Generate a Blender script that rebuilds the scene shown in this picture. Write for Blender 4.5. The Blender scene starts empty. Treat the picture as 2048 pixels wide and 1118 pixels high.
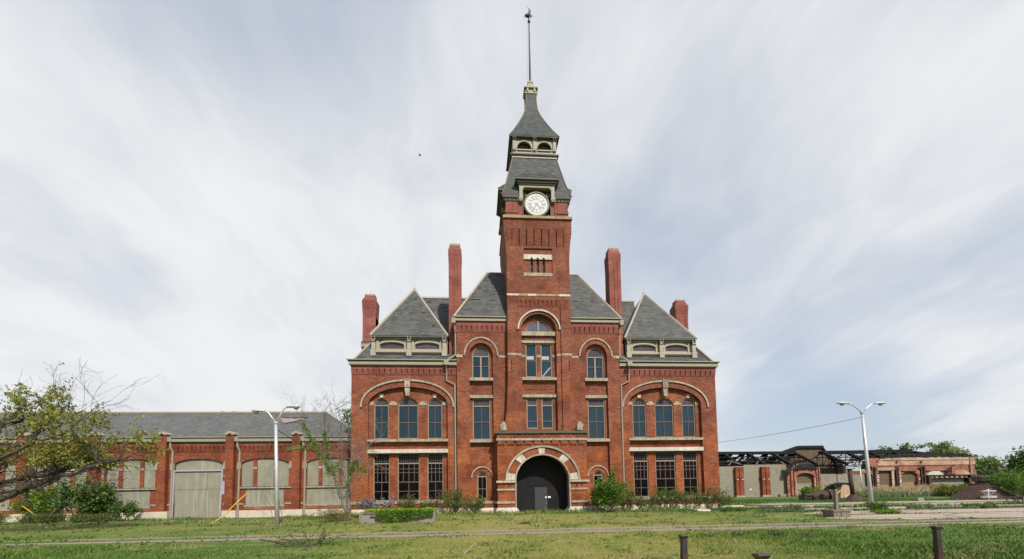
import bpy, math, random
import numpy as np
from math import sin, cos, pi, sqrt, radians
from mathutils import Vector, Matrix, noise
from mathutils.geometry import tessellate_polygon
random.seed(7)
sc = bpy.context.scene
COL = sc.collection

# ------------------------------------------------------------------ camera
cam = bpy.data.cameras.new('camera'); camo = bpy.data.objects.new('camera', cam); COL.objects.link(camo)
EYE = Vector((-4.942, -35.343, 1.557))
yaw, pit, rol = radians(4.391), radians(3.973), radians(-0.864)
fw = Vector((sin(yaw)*cos(pit), cos(yaw)*cos(pit), sin(pit)))
r0 = Vector((cos(yaw), -sin(yaw), 0)); u0 = r0.cross(fw)
rt = r0*cos(rol) + u0*sin(rol); up = u0*cos(rol) - r0*sin(rol)
M = Matrix((rt, up, -fw)).transposed().to_4x4(); M.translation = EYE
camo.matrix_world = M
cam.sensor_width = 36; cam.lens = 912.44/2048*36; cam.shift_y = 362.05/2048
cam.clip_end = 5000; cam.clip_start = .1
sc.camera = camo

# ------------------------------------------------------------------ sky, sun
SUN_EL, SUN_AZ = radians(43), radians(18.5)     # azimuth from the facade's normal (-Y) towards +X
sd = Vector((sin(SUN_AZ)*cos(SUN_EL), -cos(SUN_AZ)*cos(SUN_EL), sin(SUN_EL)))
W = bpy.data.worlds.new('World'); sc.world = W; W.use_nodes = True
nt = W.node_tree; nt.nodes.clear()
def nd(nt, typ, ins=None, **kw):
    n = nt.nodes.new(typ)
    for k, v in kw.items(): setattr(n, k, v)
    for k, v in (ins or {}).items():
        s = n.inputs[k]
        if isinstance(v, bpy.types.NodeSocket): nt.links.new(v, s)
        else: s.default_value = v
    return n
def mth(nt, op, a, b=0., c=0., clamp=False):
    n = nd(nt, 'ShaderNodeMath', {0: a, 1: b, 2: c}, operation=op); n.use_clamp = clamp; return n.outputs[0]
def mix(nt, f, a, b, blend='MIX'):
    n = nd(nt, 'ShaderNodeMix', None, data_type='RGBA', blend_type=blend)
    for i, v in ((0, f), (6, a), (7, b)):
        if isinstance(v, bpy.types.NodeSocket): nt.links.new(v, n.inputs[i])
        else: n.inputs[i].default_value = v if not (i and len(v) == 3) else (*v, 1)
    return n.outputs[2]
def ramp(nt, f, stops):
    n = nd(nt, 'ShaderNodeValToRGB', {0: f}); e = n.color_ramp.elements
    for i, (p, c) in enumerate(stops):
        if i > 1: e.new(p)
        e[i].position = p; e[i].color = (c, c, c, 1) if not hasattr(c, '__len__') else (*c, 1)
    return n.outputs[0]
sky = nd(nt, 'ShaderNodeTexSky', sky_type='NISHITA', sun_disc=False, sun_elevation=SUN_EL,
         sun_rotation=math.atan2(sd.x, sd.y), air_density=1., dust_density=1.2, ozone_density=1.)
tc = nd(nt, 'ShaderNodeTexCoord'); D = tc.outputs['Generated']
sx = nd(nt, 'ShaderNodeSeparateXYZ', {0: D})
zz = mth(nt, 'MAXIMUM', sx.outputs[2], -.1); zz = mth(nt, 'ADD', zz, .30)
cx_ = mth(nt, 'DIVIDE', sx.outputs[0], zz); cy_ = mth(nt, 'DIVIDE', sx.outputs[1], zz)
cv = nd(nt, 'ShaderNodeCombineXYZ', {0: cx_, 1: cy_, 2: 0.}).outputs[0]
def noi(nt, vec, scale, detail=5, rough=.55, dist=0., lac=2.):
    return nd(nt, 'ShaderNodeTexNoise', {'Vector': vec, 'Scale': scale, 'Detail': detail, 'Roughness': rough, 'Distortion': dist, 'Lacunarity': lac})
w1 = noi(nt, cv, 1.4, 4)
wv = nd(nt, 'ShaderNodeVectorMath', {0: w1.outputs['Color'], 1: (.5, .5, .5)}, operation='SUBTRACT').outputs[0]
wv = nd(nt, 'ShaderNodeVectorMath', {0: wv, 'Scale': .38}, operation='SCALE').outputs[0]
cw = nd(nt, 'ShaderNodeVectorMath', {0: cv, 1: wv}, operation='ADD').outputs[0]
mp = nd(nt, 'ShaderNodeMapping', {'Vector': cw, 'Rotation': (0, 0, radians(9)), 'Scale': (1.35, .72, 1)}).outputs[0]
big = noi(nt, cw, 1.25, 3, .5).outputs[0]
stk = noi(nt, mp, 1.9, 5, .52, .25).outputs[0]
mp2 = nd(nt, 'ShaderNodeMapping', {'Vector': cw, 'Rotation': (0, 0, radians(-12)), 'Scale': (2.2, .8, 1)}).outputs[0]
fine = noi(nt, mp2, 3.0, 6, .58, .45).outputs[0]
def blob(x, y, z, k, s):        # a bank or a gap of cloud in one direction of the sky
    v = Vector((x, y, z)).normalized()
    d = nd(nt, 'ShaderNodeVectorMath', {0: D, 1: tuple(v)}, operation='DOT_PRODUCT').outputs[1]
    d = mth(nt, 'SUBTRACT', d, 1.); d = mth(nt, 'MULTIPLY', d, k); d = mth(nt, 'EXPONENT', d)
    return mth(nt, 'MULTIPLY', d, s)
BLOBS = []
for a in ((-.386, .673, .631, 42, -.36), (-.223, .661, .717, 60, -.26), (-.558, .581, .592, 40, -.14), (-.397, .758, .517, 30, .34),
          (-.155, .692, .705, 70, .16), (.35, .783, .515, 60, -.16), (.435, .646, .627, 70, -.08), (.288, .828, .481, 70, -.16),
          (.697, .593, .404, 50, -.16), (.536, .57, .622, 25, .16), (.654, .748, .109, 140, -.55), (.54, .83, .12, 160, -.40), (-.6, .75, .2, 8, .16)):
    BLOBS.append(blob(*a))
m_ = mth(nt, 'MULTIPLY', mth(nt, 'SUBTRACT', stk, .5), .80)
m_ = mth(nt, 'ADD', m_, mth(nt, 'MULTIPLY', mth(nt, 'SUBTRACT', big, .5), .95))
m_ = mth(nt, 'ADD', m_, mth(nt, 'MULTIPLY', mth(nt, 'SUBTRACT', fine, .5), .27))
for b in BLOBS: m_ = mth(nt, 'ADD', m_, b)
m_ = mth(nt, 'ADD', m_, .84)
clear = blob(0, -.8, .6, 2.2, 1.)             # unseen cloud gap behind the viewer, added to cut ambient fill and deepen contrast
m_ = mth(nt, 'SUBTRACT', m_, mth(nt, 'MULTIPLY', clear, 1.15))
mask = nd(nt, 'ShaderNodeMapRange', {'Value': m_, 'From Min': .1, 'From Max': 1.05, 'To Min': .06, 'To Max': 1.}, interpolation_type='SMOOTHSTEP').outputs[0]
thick = nd(nt, 'ShaderNodeMapRange', {'Value': mth(nt, 'ADD', mth(nt, 'ADD', big, fine), mth(nt, 'MULTIPLY', m_, .6)), 'From Min': 1.0, 'From Max': 1.8}, interpolation_type='SMOOTHSTEP').outputs[0]
ccol = mix(nt, thick, (.79, .82, .87), (.93, .94, .955))
bg1 = nd(nt, 'ShaderNodeBackground', {0: mix(nt, mth(nt, 'MULTIPLY', mth(nt, 'SUBTRACT', 1., clear), .66), sky.outputs[0], (4.2, 4.8, 5.75)), 1: .14})
bg2 = nd(nt, 'ShaderNodeBackground', {0: ccol, 1: 1.0})
ms = nd(nt, 'ShaderNodeMixShader', {0: mask, 1: bg1.outputs[0], 2: bg2.outputs[0]})
nd(nt, 'ShaderNodeOutputWorld', {0: ms.outputs[0]})
sun = bpy.data.lights.new('sun', 'SUN'); suno = bpy.data.objects.new('sun', sun); COL.objects.link(suno)
sun.energy = 5.0; sun.angle = radians(.55); sun.color = (1, .95, .87)
suno.rotation_euler = sd.to_track_quat('Z', 'Y').to_euler(); suno.location = (20, -40, 60)
vs = sc.view_settings; vs.view_transform = 'Standard'; vs.look = 'None'; vs.exposure = -.10; vs.gamma = 1; vs.use_curve_mapping = False
sc.cycles.max_bounces = 6; sc.cycles.transparent_max_bounces = 8

# ------------------------------------------------------------------ materials
MATS = {}
def newmat(name, rough=.8, spec=.3, metal=0.):
    m = bpy.data.materials.new(name); m.use_nodes = True; nt = m.node_tree
    b = nt.nodes['Principled BSDF']; b.inputs['Roughness'].default_value = rough
    b.inputs['Specular IOR Level'].default_value = spec; b.inputs['Metallic'].default_value = metal
    MATS[name] = m; return m, nt, b
def geo(nt):
    g = nd(nt, 'ShaderNodeNewGeometry'); return g.outputs['Position'], g.outputs['True Normal']
def faceuv(nt):                 # (along the wall, up) for upright faces, whichever way they look
    P, Nn = geo(nt); p = nd(nt, 'ShaderNodeSeparateXYZ', {0: P}); n = nd(nt, 'ShaderNodeSeparateXYZ', {0: Nn})
    side = mth(nt, 'GREATER_THAN', mth(nt, 'ABSOLUTE', n.outputs[0]), mth(nt, 'ABSOLUTE', n.outputs[1]))
    u = nd(nt, 'ShaderNodeMix', {0: side, 2: p.outputs[0], 3: p.outputs[1]}).outputs[0]
    flat = mth(nt, 'GREATER_THAN', mth(nt, 'ABSOLUTE', n.outputs[2]), .95)
    v = nd(nt, 'ShaderNodeMix', {0: flat, 2: p.outputs[2], 3: p.outputs[1]}).outputs[0]
    return nd(nt, 'ShaderNodeCombineXYZ', {0: u, 1: v, 2: 0.}).outputs[0], P, p
def scl(nt, v, s): return nd(nt, 'ShaderNodeVectorMath', {0: v, 1: s}, operation='MULTIPLY').outputs[0]
def flat(name, col, rough=.8, spec=.3, var=.12, vs=3., metal=0., stain=None, ss=(1, 1, 1), amt=.5, thr=.55):
    m, nt, b = newmat(name, rough, spec, metal)
    P, _ = geo(nt)
    n = noi(nt, P, vs, 5, .6).outputs[0]
    f = nd(nt, 'ShaderNodeMapRange', {'Value': n, 'From Min': .25, 'From Max': .75, 'To Min': 1-var, 'To Max': 1+var}).outputs[0]
    c = mix(nt, 1., (*col, 1), nd(nt, 'ShaderNodeCombineColor', {0: f, 1: f, 2: f}).outputs[0], 'MULTIPLY')
    if stain:
        s = noi(nt, scl(nt, P, ss), 1.7, 6, .65).outputs[0]
        s = nd(nt, 'ShaderNodeMapRange', {'Value': s, 'From Min': thr, 'From Max': thr+.15, 'To Max': amt}).outputs[0]
        c = mix(nt, s, c, (*stain, 1))
    nt.links.new(c, b.inputs['Base Color']); return m
def brickmat(name, lo, hi, mort, pale=.5, pthr=.66, orange=None, dark=.6, bw=.215, rh=.075, ms=.010, dusty=(.46, .22, .17), palecol=(.50, .33, .27)):
    m, nt, b = newmat(name, .88, .2)
    uv, P, p = faceuv(nt)
    br = nd(nt, 'ShaderNodeTexBrick', {'Vector': uv, 'Color1': (*lo, 1), 'Color2': (*hi, 1), 'Mortar': (*mort, 1), 'Scale': 1., 'Mortar Size': ms, 'Brick Width': bw, 'Row Height': rh, 'Bias': -.1})
    c = br.outputs[0]
    if orange:
        n = noi(nt, scl(nt, P, (.5, .5, .55)), 1.1, 4, .6).outputs[0]
        zf = nd(nt, 'ShaderNodeMapRange', {'Value': p.outputs[2], 'From Min': 0., 'From Max': 13., 'To Min': .2, 'To Max': -.22}).outputs[0]
        f = nd(nt, 'ShaderNodeMapRange', {'Value': mth(nt, 'ADD', n, zf), 'From Min': .38, 'From Max': .66}).outputs[0]
        c = mix(nt, f, c, mix(nt, 1., c, (*orange, 1), 'MULTIPLY'))
    row = noi(nt, scl(nt, uv, (1.1, 6.5, 1)), 1.6, 6, .7).outputs[0]      # courses of differing tone
    f = nd(nt, 'ShaderNodeMapRange', {'Value': row, 'From Min': .3, 'From Max': .72, 'To Min': .74, 'To Max': 1.24}).outputs[0]
    c = mix(nt, 1., c, nd(nt, 'ShaderNodeCombineColor', {0: f, 1: f, 2: f}).outputs[0], 'MULTIPLY')
    sm = noi(nt, P, .7, 5, .62).outputs[0]
    c = mix(nt, nd(nt, 'ShaderNodeMapRange', {'Value': sm, 'From Min': .46, 'From Max': .66, 'To Max': .62}).outputs[0], c, (*[x*dark for x in lo], 1))
    ps = noi(nt, scl(nt, uv, (1.6, 4.2, 1)), 1.15, 5, .72).outputs[0]
    c = mix(nt, nd(nt, 'ShaderNodeMapRange', {'Value': ps, 'From Min': pthr, 'From Max': pthr+.06, 'To Max': pale}).outputs[0], c, (*palecol, 1))
    rp = nd(nt, 'ShaderNodeTexBrick', {'Vector': nd(nt, 'ShaderNodeVectorMath', {0: scl(nt, uv, (1, 1, 0)), 1: nd(nt, 'ShaderNodeVectorMath', {0: noi(nt, P, 2.2, 3, .6).outputs['Color'], 'Scale': .5}, operation='SCALE').outputs[0]}, operation='ADD').outputs[0], 'Color1': (.74, .70, .72, 1), 'Color2': (1.16, 1.16, 1.12, 1), 'Mortar': (1, 1, 1, 1), 'Scale': 1., 'Mortar Size': .0, 'Brick Width': 1.7, 'Row Height': .8})
    c = mix(nt, .75, c, mix(nt, 1., c, rp.outputs[0], 'MULTIPLY'))
    sk_ = noi(nt, scl(nt, uv, (2.6, .22, 1)), 1.3, 5, .62).outputs[0]      # grime washed down the wall
    c = mix(nt, nd(nt, 'ShaderNodeMapRange', {'Value': sk_, 'From Min': .56, 'From Max': .72, 'To Max': .5}).outputs[0], c, (.075, .036, .026, 1))
    dk = noi(nt, scl(nt, uv, (.7, 9., 1)), .9, 4, .6).outputs[0]
    c = mix(nt, nd(nt, 'ShaderNodeMapRange', {'Value': dk, 'From Min': .68, 'From Max': .73, 'To Max': .45}).outputs[0], c, (.05, .028, .024, 1))
    nt.links.new(c, b.inputs['Base Color'])
    bm = nd(nt, 'ShaderNodeBump', {'Strength': .35, 'Distance': .012, 'Height': mth(nt, 'ADD', mth(nt, 'SUBTRACT', 1., br.outputs[1]), row)})
    nt.links.new(bm.outputs[0], b.inputs['Normal'])
    return m
brickmat('brick', (.165, .047, .026), (.295, .102, .050), (.22, .10, .075), orange=(1.30, 1.12, .66), pale=.42, pthr=.635)
brickmat('brick_repointed', (.235, .070, .053), (.30, .096, .072), (.28, .13, .105), pale=.25, pthr=.72, dark=.78)
brickmat('brick_wing', (.165, .040, .022), (.272, .082, .042), (.21, .09, .065), orange=(1.18, 1.08, .8), pale=.5, pthr=.645)
brickmat('brick_ruin', (.25, .058, .03), (.33, .09, .05), (.35, .22, .16), pale=.75, pthr=.56, palecol=(.50, .38, .29))
brickmat('brick_bare', (.40, .25, .165), (.50, .33, .235), (.42, .33, .26), pale=.6, pthr=.58, palecol=(.40, .15, .085), dark=.62)
def slatemat(name, base, var, bw=.42, rh=.17):
    m, nt, b = newmat(name, .62, .35)
    uv, P, p = faceuv(nt)
    br = nd(nt, 'ShaderNodeTexBrick', {'Vector': uv, 'Color1': (*[x*(1-var) for x in base], 1), 'Color2': (*[x*(1+var*1.3) for x in base], 1), 'Mortar': (*[x*.35 for x in base], 1), 'Scale': 1., 'Mortar Size': .008, 'Brick Width': bw, 'Row Height': rh, 'Bias': 0.})
    row = noi(nt, scl(nt, uv, (.9, 5., 1)), 1.8, 6, .72).outputs[0]
    f = nd(nt, 'ShaderNodeMapRange', {'Value': row, 'From Min': .3, 'From Max': .72, 'To Min': .64, 'To Max': 1.38}).outputs[0]
    c = mix(nt, 1., br.outputs[0], nd(nt, 'ShaderNodeCombineColor', {0: f, 1: f, 2: f}).outputs[0], 'MULTIPLY')
    n = noi(nt, scl(nt, P, (1.4, 1.4, .5)), .8, 5, .65).outputs[0]
    c = mix(nt, nd(nt, 'ShaderNodeMapRange', {'Value': n, 'From Min': .42, 'From Max': .66, 'To Max': .55}).outputs[0], c, (base[0]*1.5, base[1]*1.38, base[2]*1.15, 1))
    nt.links.new(c, b.inputs['Base Color'])
    bm = nd(nt, 'ShaderNodeBump', {'Strength': .5, 'Distance': .015, 'Height': mth(nt, 'SUBTRACT', row, br.outputs[1])})
    nt.links.new(bm.outputs[0], b.inputs['Normal']); return m
slatemat('slate', (.067, .069, .065), .34)
slatemat('slate_tower', (.046, .052, .048), .45, .36, .15)
slatemat('slate_wing', (.092, .095, .093), .16, .3, .14)
def stonemat(name, col, dirt, bw=.85):
    m, nt, b = newmat(name, .88, .2)
    uv, P, p = faceuv(nt)
    br = nd(nt, 'ShaderNodeTexBrick', {'Vector': uv, 'Color1': (*[x*.86 for x in col], 1), 'Color2': (*[x*1.1 for x in col], 1), 'Mortar': (*[x*.42 for x in col], 1), 'Scale': 1., 'Mortar Size': .014, 'Brick Width': bw, 'Row Height': 3.1})
    n = noi(nt, P, 4., 5, .65).outputs[0]
    f = nd(nt, 'ShaderNodeMapRange', {'Value': n, 'From Min': .28, 'From Max': .72, 'To Min': .78, 'To Max': 1.18}).outputs[0]
    c = mix(nt, 1., br.outputs[0], nd(nt, 'ShaderNodeCombineColor', {0: f, 1: f, 2: f}).outputs[0], 'MULTIPLY')
    d = noi(nt, scl(nt, P, (2.4, 2.4, .8)), 1.7, 6, .7).outputs[0]
    c = mix(nt, nd(nt, 'ShaderNodeMapRange', {'Value': d, 'From Min': .48, 'From Max': .64, 'To Max': .75}).outputs[0], c, (*dirt, 1))
    nt.links.new(c, b.inputs['Base Color']); return m
stonemat('stone', (.37, .315, .235), (.20, .16, .115))
stonemat('stone_white', (.53, .485, .41), (.43, .375, .295), 1.6)
stonemat('stone_ochre', (.33, .235, .125), (.34, .285, .21), .7)
flat('stone_base', (.52, .45, .35), .85, .2, .16, 2.5, stain=(.36, .29, .22), ss=(1, 1, 1), amt=.6, thr=.56)
flat('trim', (.275, .245, .175), .55, .35, .06, 2)
flat('trim_dark', (.085, .082, .060), .6, .3, .1, 2)  # dark paint of eaves and brackets; also colours the painted shade strips
flat('trim_pale', (.32, .29, .21), .55, .35, .06, 2)
flat('hip_metal', (.38, .335, .27), .5, .4, .08, 2)
flat('copper_brown', (.19, .125, .10), .5, .4, .15, 2)
flat('window_tan', (.26, .21, .14), .6, .3, .1, 3)
flat('sash_brown', (.125, .075, .066), .6, .3, .1, 3)
flat('lead_came', (.13, .10, .105), .6, .3, .1, 3)
flat('louver', (.040, .022, .016), .8, .2, .3, 6)
def glass(name, col, rough, spec, var=.1):
    m, nt, b = newmat(name, rough, spec)
    P, _ = geo(nt); oi = nd(nt, 'ShaderNodeObjectInfo')
    n = noi(nt, scl(nt, P, (1.3, 1, .45)), 1.1, 4, .55).outputs[0]  # uneven reflections put into the pane colour as noise
    f = nd(nt, 'ShaderNodeMapRange', {'Value': mth(nt, 'ADD', n, mth(nt, 'MULTIPLY', mth(nt, 'SUBTRACT', oi.outputs['Random'], .5), .25)), 'From Min': .25, 'From Max': .75, 'To Min': 1-var*2, 'To Max': 1+var*2}).outputs[0]
    c = mix(nt, 1., (*col, 1), nd(nt, 'ShaderNodeCombineColor', {0: f, 1: f, 2: f}).outputs[0], 'MULTIPLY')
    nt.links.new(c, b.inputs['Base Color'])
    bm = nd(nt, 'ShaderNodeBump', {'Strength': .12, 'Distance': .05, 'Height': noi(nt, P, 1.6, 2, .5).outputs[0]})
    nt.links.new(bm.outputs[0], b.inputs['Normal']); return m
glass('glass_blue', (.013, .031, .045), .12, .32, .16)
glass('glass_black', (.002, .0022, .0026), .12, .10)
glass('glass_lead', (.045, .038, .060), .35, .3, .35)
glass('glass_sky', (.07, .085, .14), .3, .4, .35)
flat('door_steel', (.040, .040, .043), .55, .35, .06, 1)
flat('board_black', (.007, .0068, .007), .7, .25, .35, .9, stain=(.017, .011, .010), ss=(1.2, 1, .25), amt=.8, thr=.5)
flat('white_paint', (.78, .78, .76), .6, .3, .04)
flat('clock_white', (.53, .53, .52), .5, .3, .03)
flat('clock_gray', (.36, .365, .37), .6, .3, .05)
flat('bronze', (.17, .14, .095), .5, .4, .1, 3)
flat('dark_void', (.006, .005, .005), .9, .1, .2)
flat('iron_dark', (.030, .025, .023), .5, .4, .3, 9, stain=(.085, .035, .022), ss=(1, 1, 1), amt=.7, thr=.52)
flat('rust', (.058, .030, .023), .72, .3, .3, 2.2, stain=(.105, .048, .028), ss=(1.4, 1.4, .6), amt=.6, thr=.53)
flat('board', (.235, .222, .165), .8, .2, .16, 1.1, stain=(.33, .31, .245), ss=(2.2, 2.2, .25), amt=.75, thr=.50)
flat('board_seam', (.42, .41, .35), .75, .25, .10, 1.3)
flat('board_line', (.10, .092, .07), .75, .25, .10, 1.3)
flat('lavender', (.36, .325, .385), .7, .3, .12, 2)
flat('tarp', (.012, .0125, .0135), .75, .2, .35, 1.3)
flat('charred', (.013, .010, .009), .85, .2, .4, 2, stain=(.085, .038, .022), ss=(1, 1, 1), amt=.7, thr=.52)
flat('galvanized', (.50, .51, .52), .42, .5, .10, 3, metal=.35)
flat('lamp_head', (.42, .44, .44), .4, .5, .08, 3)
flat('lens', (.23, .27, .25), .2, .5, .1, 3)
flat('felt_brown', (.080, .064, .058), .85, .2, .25, 3)
flat('yellow', (.56, .38, .03), .5, .4, .08, 2)
flat('wire', (.03, .03, .032), .6, .3, .1)
flat('felt_patch', (.27, .215, .185), .9, .2, .2, 3)
flat('concrete', (.23, .21, .17), .9, .2, .18, 2.5, stain=(.16, .135, .10), ss=(2, 2, .5), amt=.6, thr=.52)
flat('wood_gray', (.195, .165, .125), .85, .2, .2, 4, stain=(.10, .085, .06), ss=(3, 3, .4), amt=.6, thr=.5)
flat('wood_brown', (.27, .165, .095), .85, .2, .15, 1.5, stain=(.17, .12, .09), ss=(.6, .6, 4), amt=.6, thr=.5)
flat('bark', (.155, .125, .10), .9, .15, .3, 6)
flat('bark_gray', (.175, .15, .125), .9, .15, .3, 6)
flat('bark_dark', (.075, .06, .052), .9, .15, .3, 6)
flat('twig_pale', (.30, .245, .19), .9, .15, .25, 5)
flat('twig_red', (.17, .085, .055), .9, .15, .25, 5)
flat('straw', (.42, .335, .20), .9, .15, .25, 3)
def blockmat(name):
    m, nt, b = newmat(name, .9, .2)
    uv, P, p = faceuv(nt)
    br = nd(nt, 'ShaderNodeTexBrick', {'Vector': uv, 'Color1': (.235, .215, .165, 1), 'Color2': (.28, .258, .20, 1), 'Mortar': (.155, .14, .105, 1), 'Scale': 1., 'Mortar Size': .016, 'Brick Width': .42, 'Row Height': .21})
    n = noi(nt, scl(nt, P, (1, 1, .5)), .9, 6, .65).outputs[0]
    c = mix(nt, nd(nt, 'ShaderNodeMapRange', {'Value': n, 'From Min': .5, 'From Max': .72, 'To Max': .6}).outputs[0], br.outputs[0], (.165, .148, .11, 1))
    nt.links.new(c, b.inputs['Base Color']); return m
blockmat('cinder_block')
flat('block_brown', (.115, .085, .055), .9, .2, .2, 1.5, stain=(.16, .125, .085), ss=(1, 1, 2), amt=.6, thr=.5)
def leafmat(name, a, b_, rough=.6, trans=.28, scale=1.3):
    m, nt, b = newmat(name, rough, .25)
    P, _ = geo(nt)
    oi = nd(nt, 'ShaderNodeObjectInfo')
    n = noi(nt, P, scale, 3, .6).outputs[0]
    n2 = noi(nt, P, 14., 2, .6).outputs[0]
    f = nd(nt, 'ShaderNodeMapRange', {'Value': mth(nt, 'ADD', mth(nt, 'MULTIPLY', n, .6), mth(nt, 'MULTIPLY', n2, .4)), 'From Min': .36, 'From Max': .64}).outputs[0]
    c = mix(nt, f, (*a, 1), (*b_, 1))
    nt.links.new(c, b.inputs['Base Color'])
    tr = nd(nt, 'ShaderNodeBsdfTranslucent', {0: mix(nt, 1., c, (1.25, 1.3, .7, 1), 'MULTIPLY')})
    out = nt.nodes['Material Output']
    mx = nd(nt, 'ShaderNodeMixShader', {0: trans, 1: b.outputs[0], 2: tr.outputs[0]})
    nt.links.new(mx.outputs[0], out.inputs[0]); return m
leafmat('leaf_yellow', (.165, .185, .032), (.29, .29, .06))
leafmat('leaf_olive', (.11, .14, .03), (.19, .19, .05))
leafmat('leaf_bright', (.055, .125, .014), (.13, .22, .025))
leafmat('leaf_vine', (.10, .19, .02), (.19, .29, .03))
leafmat('leaf_vine_top', (.17, .28, .018), (.28, .38, .03))
leafmat('leaf_mid', (.055, .115, .022), (.10, .17, .035))
leafmat('leaf_dark', (.034, .072, .018), (.062, .11, .028))
leafmat('leaf_willow', (.15, .20, .075), (.23, .28, .12))
leafmat('leaf_gray', (.10, .145, .065), (.17, .21, .10))
leafmat('leaf_shrub', (.07, .105, .024), (.13, .155, .04))
leafmat('lilac', (.25, .18, .24), (.40, .31, .38), trans=.15)
leafmat('reed', (.26, .215, .115), (.38, .32, .19), trans=.2)
leafmat('reed_tan', (.34, .27, .16), (.46, .38, .24), trans=.2)
def grassmat(name, cols, ps):
    m, nt, b = newmat(name, .75, .15)
    P, _ = geo(nt)
    P2 = scl(nt, P, (1, 1, 0))
    n1 = noi(nt, P2, .16, 4, .6, .4).outputs[0]; n2 = noi(nt, P2, .75, 4, .65).outputs[0]; n3 = noi(nt, P2, 3.2, 5, .75).outputs[0]
    s = nd(nt, 'ShaderNodeSeparateXYZ', {0: P})
    # lush on the left and the right of the lawn, dry and mown in its middle
    dx = mth(nt, 'ABSOLUTE', mth(nt, 'ADD', s.outputs[0], 1.5))
    lush = nd(nt, 'ShaderNodeMapRange', {'Value': dx, 'From Min': 3., 'From Max': 12., 'To Min': -.05, 'To Max': .05}).outputs[0]
    front = nd(nt, 'ShaderNodeMapRange', {'Value': s.outputs[1], 'From Min': -18.3, 'From Max': -19.6, 'To Min': 0., 'To Max': 1.}).outputs[0]
    rear = nd(nt, 'ShaderNodeMapRange', {'Value': s.outputs[1], 'From Min': -4.6, 'From Max': -3.2, 'To Min': 0., 'To Max': .13}).outputs[0]
    sideL = nd(nt, 'ShaderNodeMapRange', {'Value': s.outputs[0], 'From Min': -7.5, 'From Max': -11.5, 'To Min': 0., 'To Max': .17}).outputs[0]
    sideR = nd(nt, 'ShaderNodeMapRange', {'Value': s.outputs[0], 'From Min': .8, 'From Max': 4.5, 'To Min': 0., 'To Max': .17}).outputs[0]
    lush = mth(nt, 'ADD', mth(nt, 'ADD', lush, rear), mth(nt, 'MULTIPLY', front, mth(nt, 'MAXIMUM', sideL, sideR)))
    v = mth(nt, 'ADD', mth(nt, 'ADD', mth(nt, 'MULTIPLY', n1, .36), mth(nt, 'MULTIPLY', n2, .34)), mth(nt, 'ADD', mth(nt, 'MULTIPLY', n3, .30), lush))
    v = nd(nt, 'ShaderNodeMapRange', {'Value': v, 'From Min': .36, 'From Max': .66}).outputs[0]
    c = ramp(nt, v, list(zip(ps, cols)))
    d = noi(nt, P2, .33, 5, .7).outputs[0]
    c = mix(nt, nd(nt, 'ShaderNodeMapRange', {'Value': d, 'From Min': .56, 'From Max': .70, 'To Max': .6}).outputs[0], c, (.36, .28, .15, 1))
    k = noi(nt, P2, 11. if name == 'turf' else 30., 5, .75).outputs[0]
    f = nd(nt, 'ShaderNodeMapRange', {'Value': k, 'From Min': .3, 'From Max': .7, 'To Min': .45, 'To Max': 1.5}).outputs[0]
    c = mix(nt, 1., c, nd(nt, 'ShaderNodeCombineColor', {0: f, 1: f, 2: f}).outputs[0], 'MULTIPLY')
    nt.links.new(c, b.inputs['Base Color']); return m
GC = ((.315, .27, .11), (.262, .257, .070), (.176, .212, .046), (.098, .166, .031))
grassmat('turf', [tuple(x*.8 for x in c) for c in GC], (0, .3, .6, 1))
grassmat('grass_blade', GC, (0, .3, .6, 1))
flat('gravel', (.27, .215, .19), .95, .15, .22, 8, stain=(.17, .145, .12), ss=(3, 3, 3), amt=.55, thr=.52)
def lotmat():
    m, nt, b = newmat('old_paving', .92, .2)
    P, _ = geo(nt); P2 = scl(nt, P, (1, 1, 0))
    n = noi(nt, scl(nt, P2, (.3, 1, 1)), .6, 6, .65).outputs[0]
    c = mix(nt, nd(nt, 'ShaderNodeMapRange', {'Value': n, 'From Min': .35, 'From Max': .68}).outputs[0], (.46, .37, .295, 1), (.30, .245, .195, 1))
    k = noi(nt, P2, 11., 4, .7).outputs[0]
    f = nd(nt, 'ShaderNodeMapRange', {'Value': k, 'From Min': .3, 'From Max': .7, 'To Min': .78, 'To Max': 1.2}).outputs[0]
    c = mix(nt, 1., c, nd(nt, 'ShaderNodeCombineColor', {0: f, 1: f, 2: f}).outputs[0], 'MULTIPLY')
    vo = nd(nt, 'ShaderNodeTexVoronoi', {'Vector': scl(nt, P2, (.16, .35, 1)), 'Scale': 1.}, feature='DISTANCE_TO_EDGE').outputs[0]
    c = mix(nt, nd(nt, 'ShaderNodeMapRange', {'Value': vo, 'From Min': .012, 'From Max': .03, 'To Min': .8, 'To Max': 0.}).outputs[0], c, (.07, .065, .045, 1))
    nt.links.new(c, b.inputs['Base Color'])
lotmat()
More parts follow.
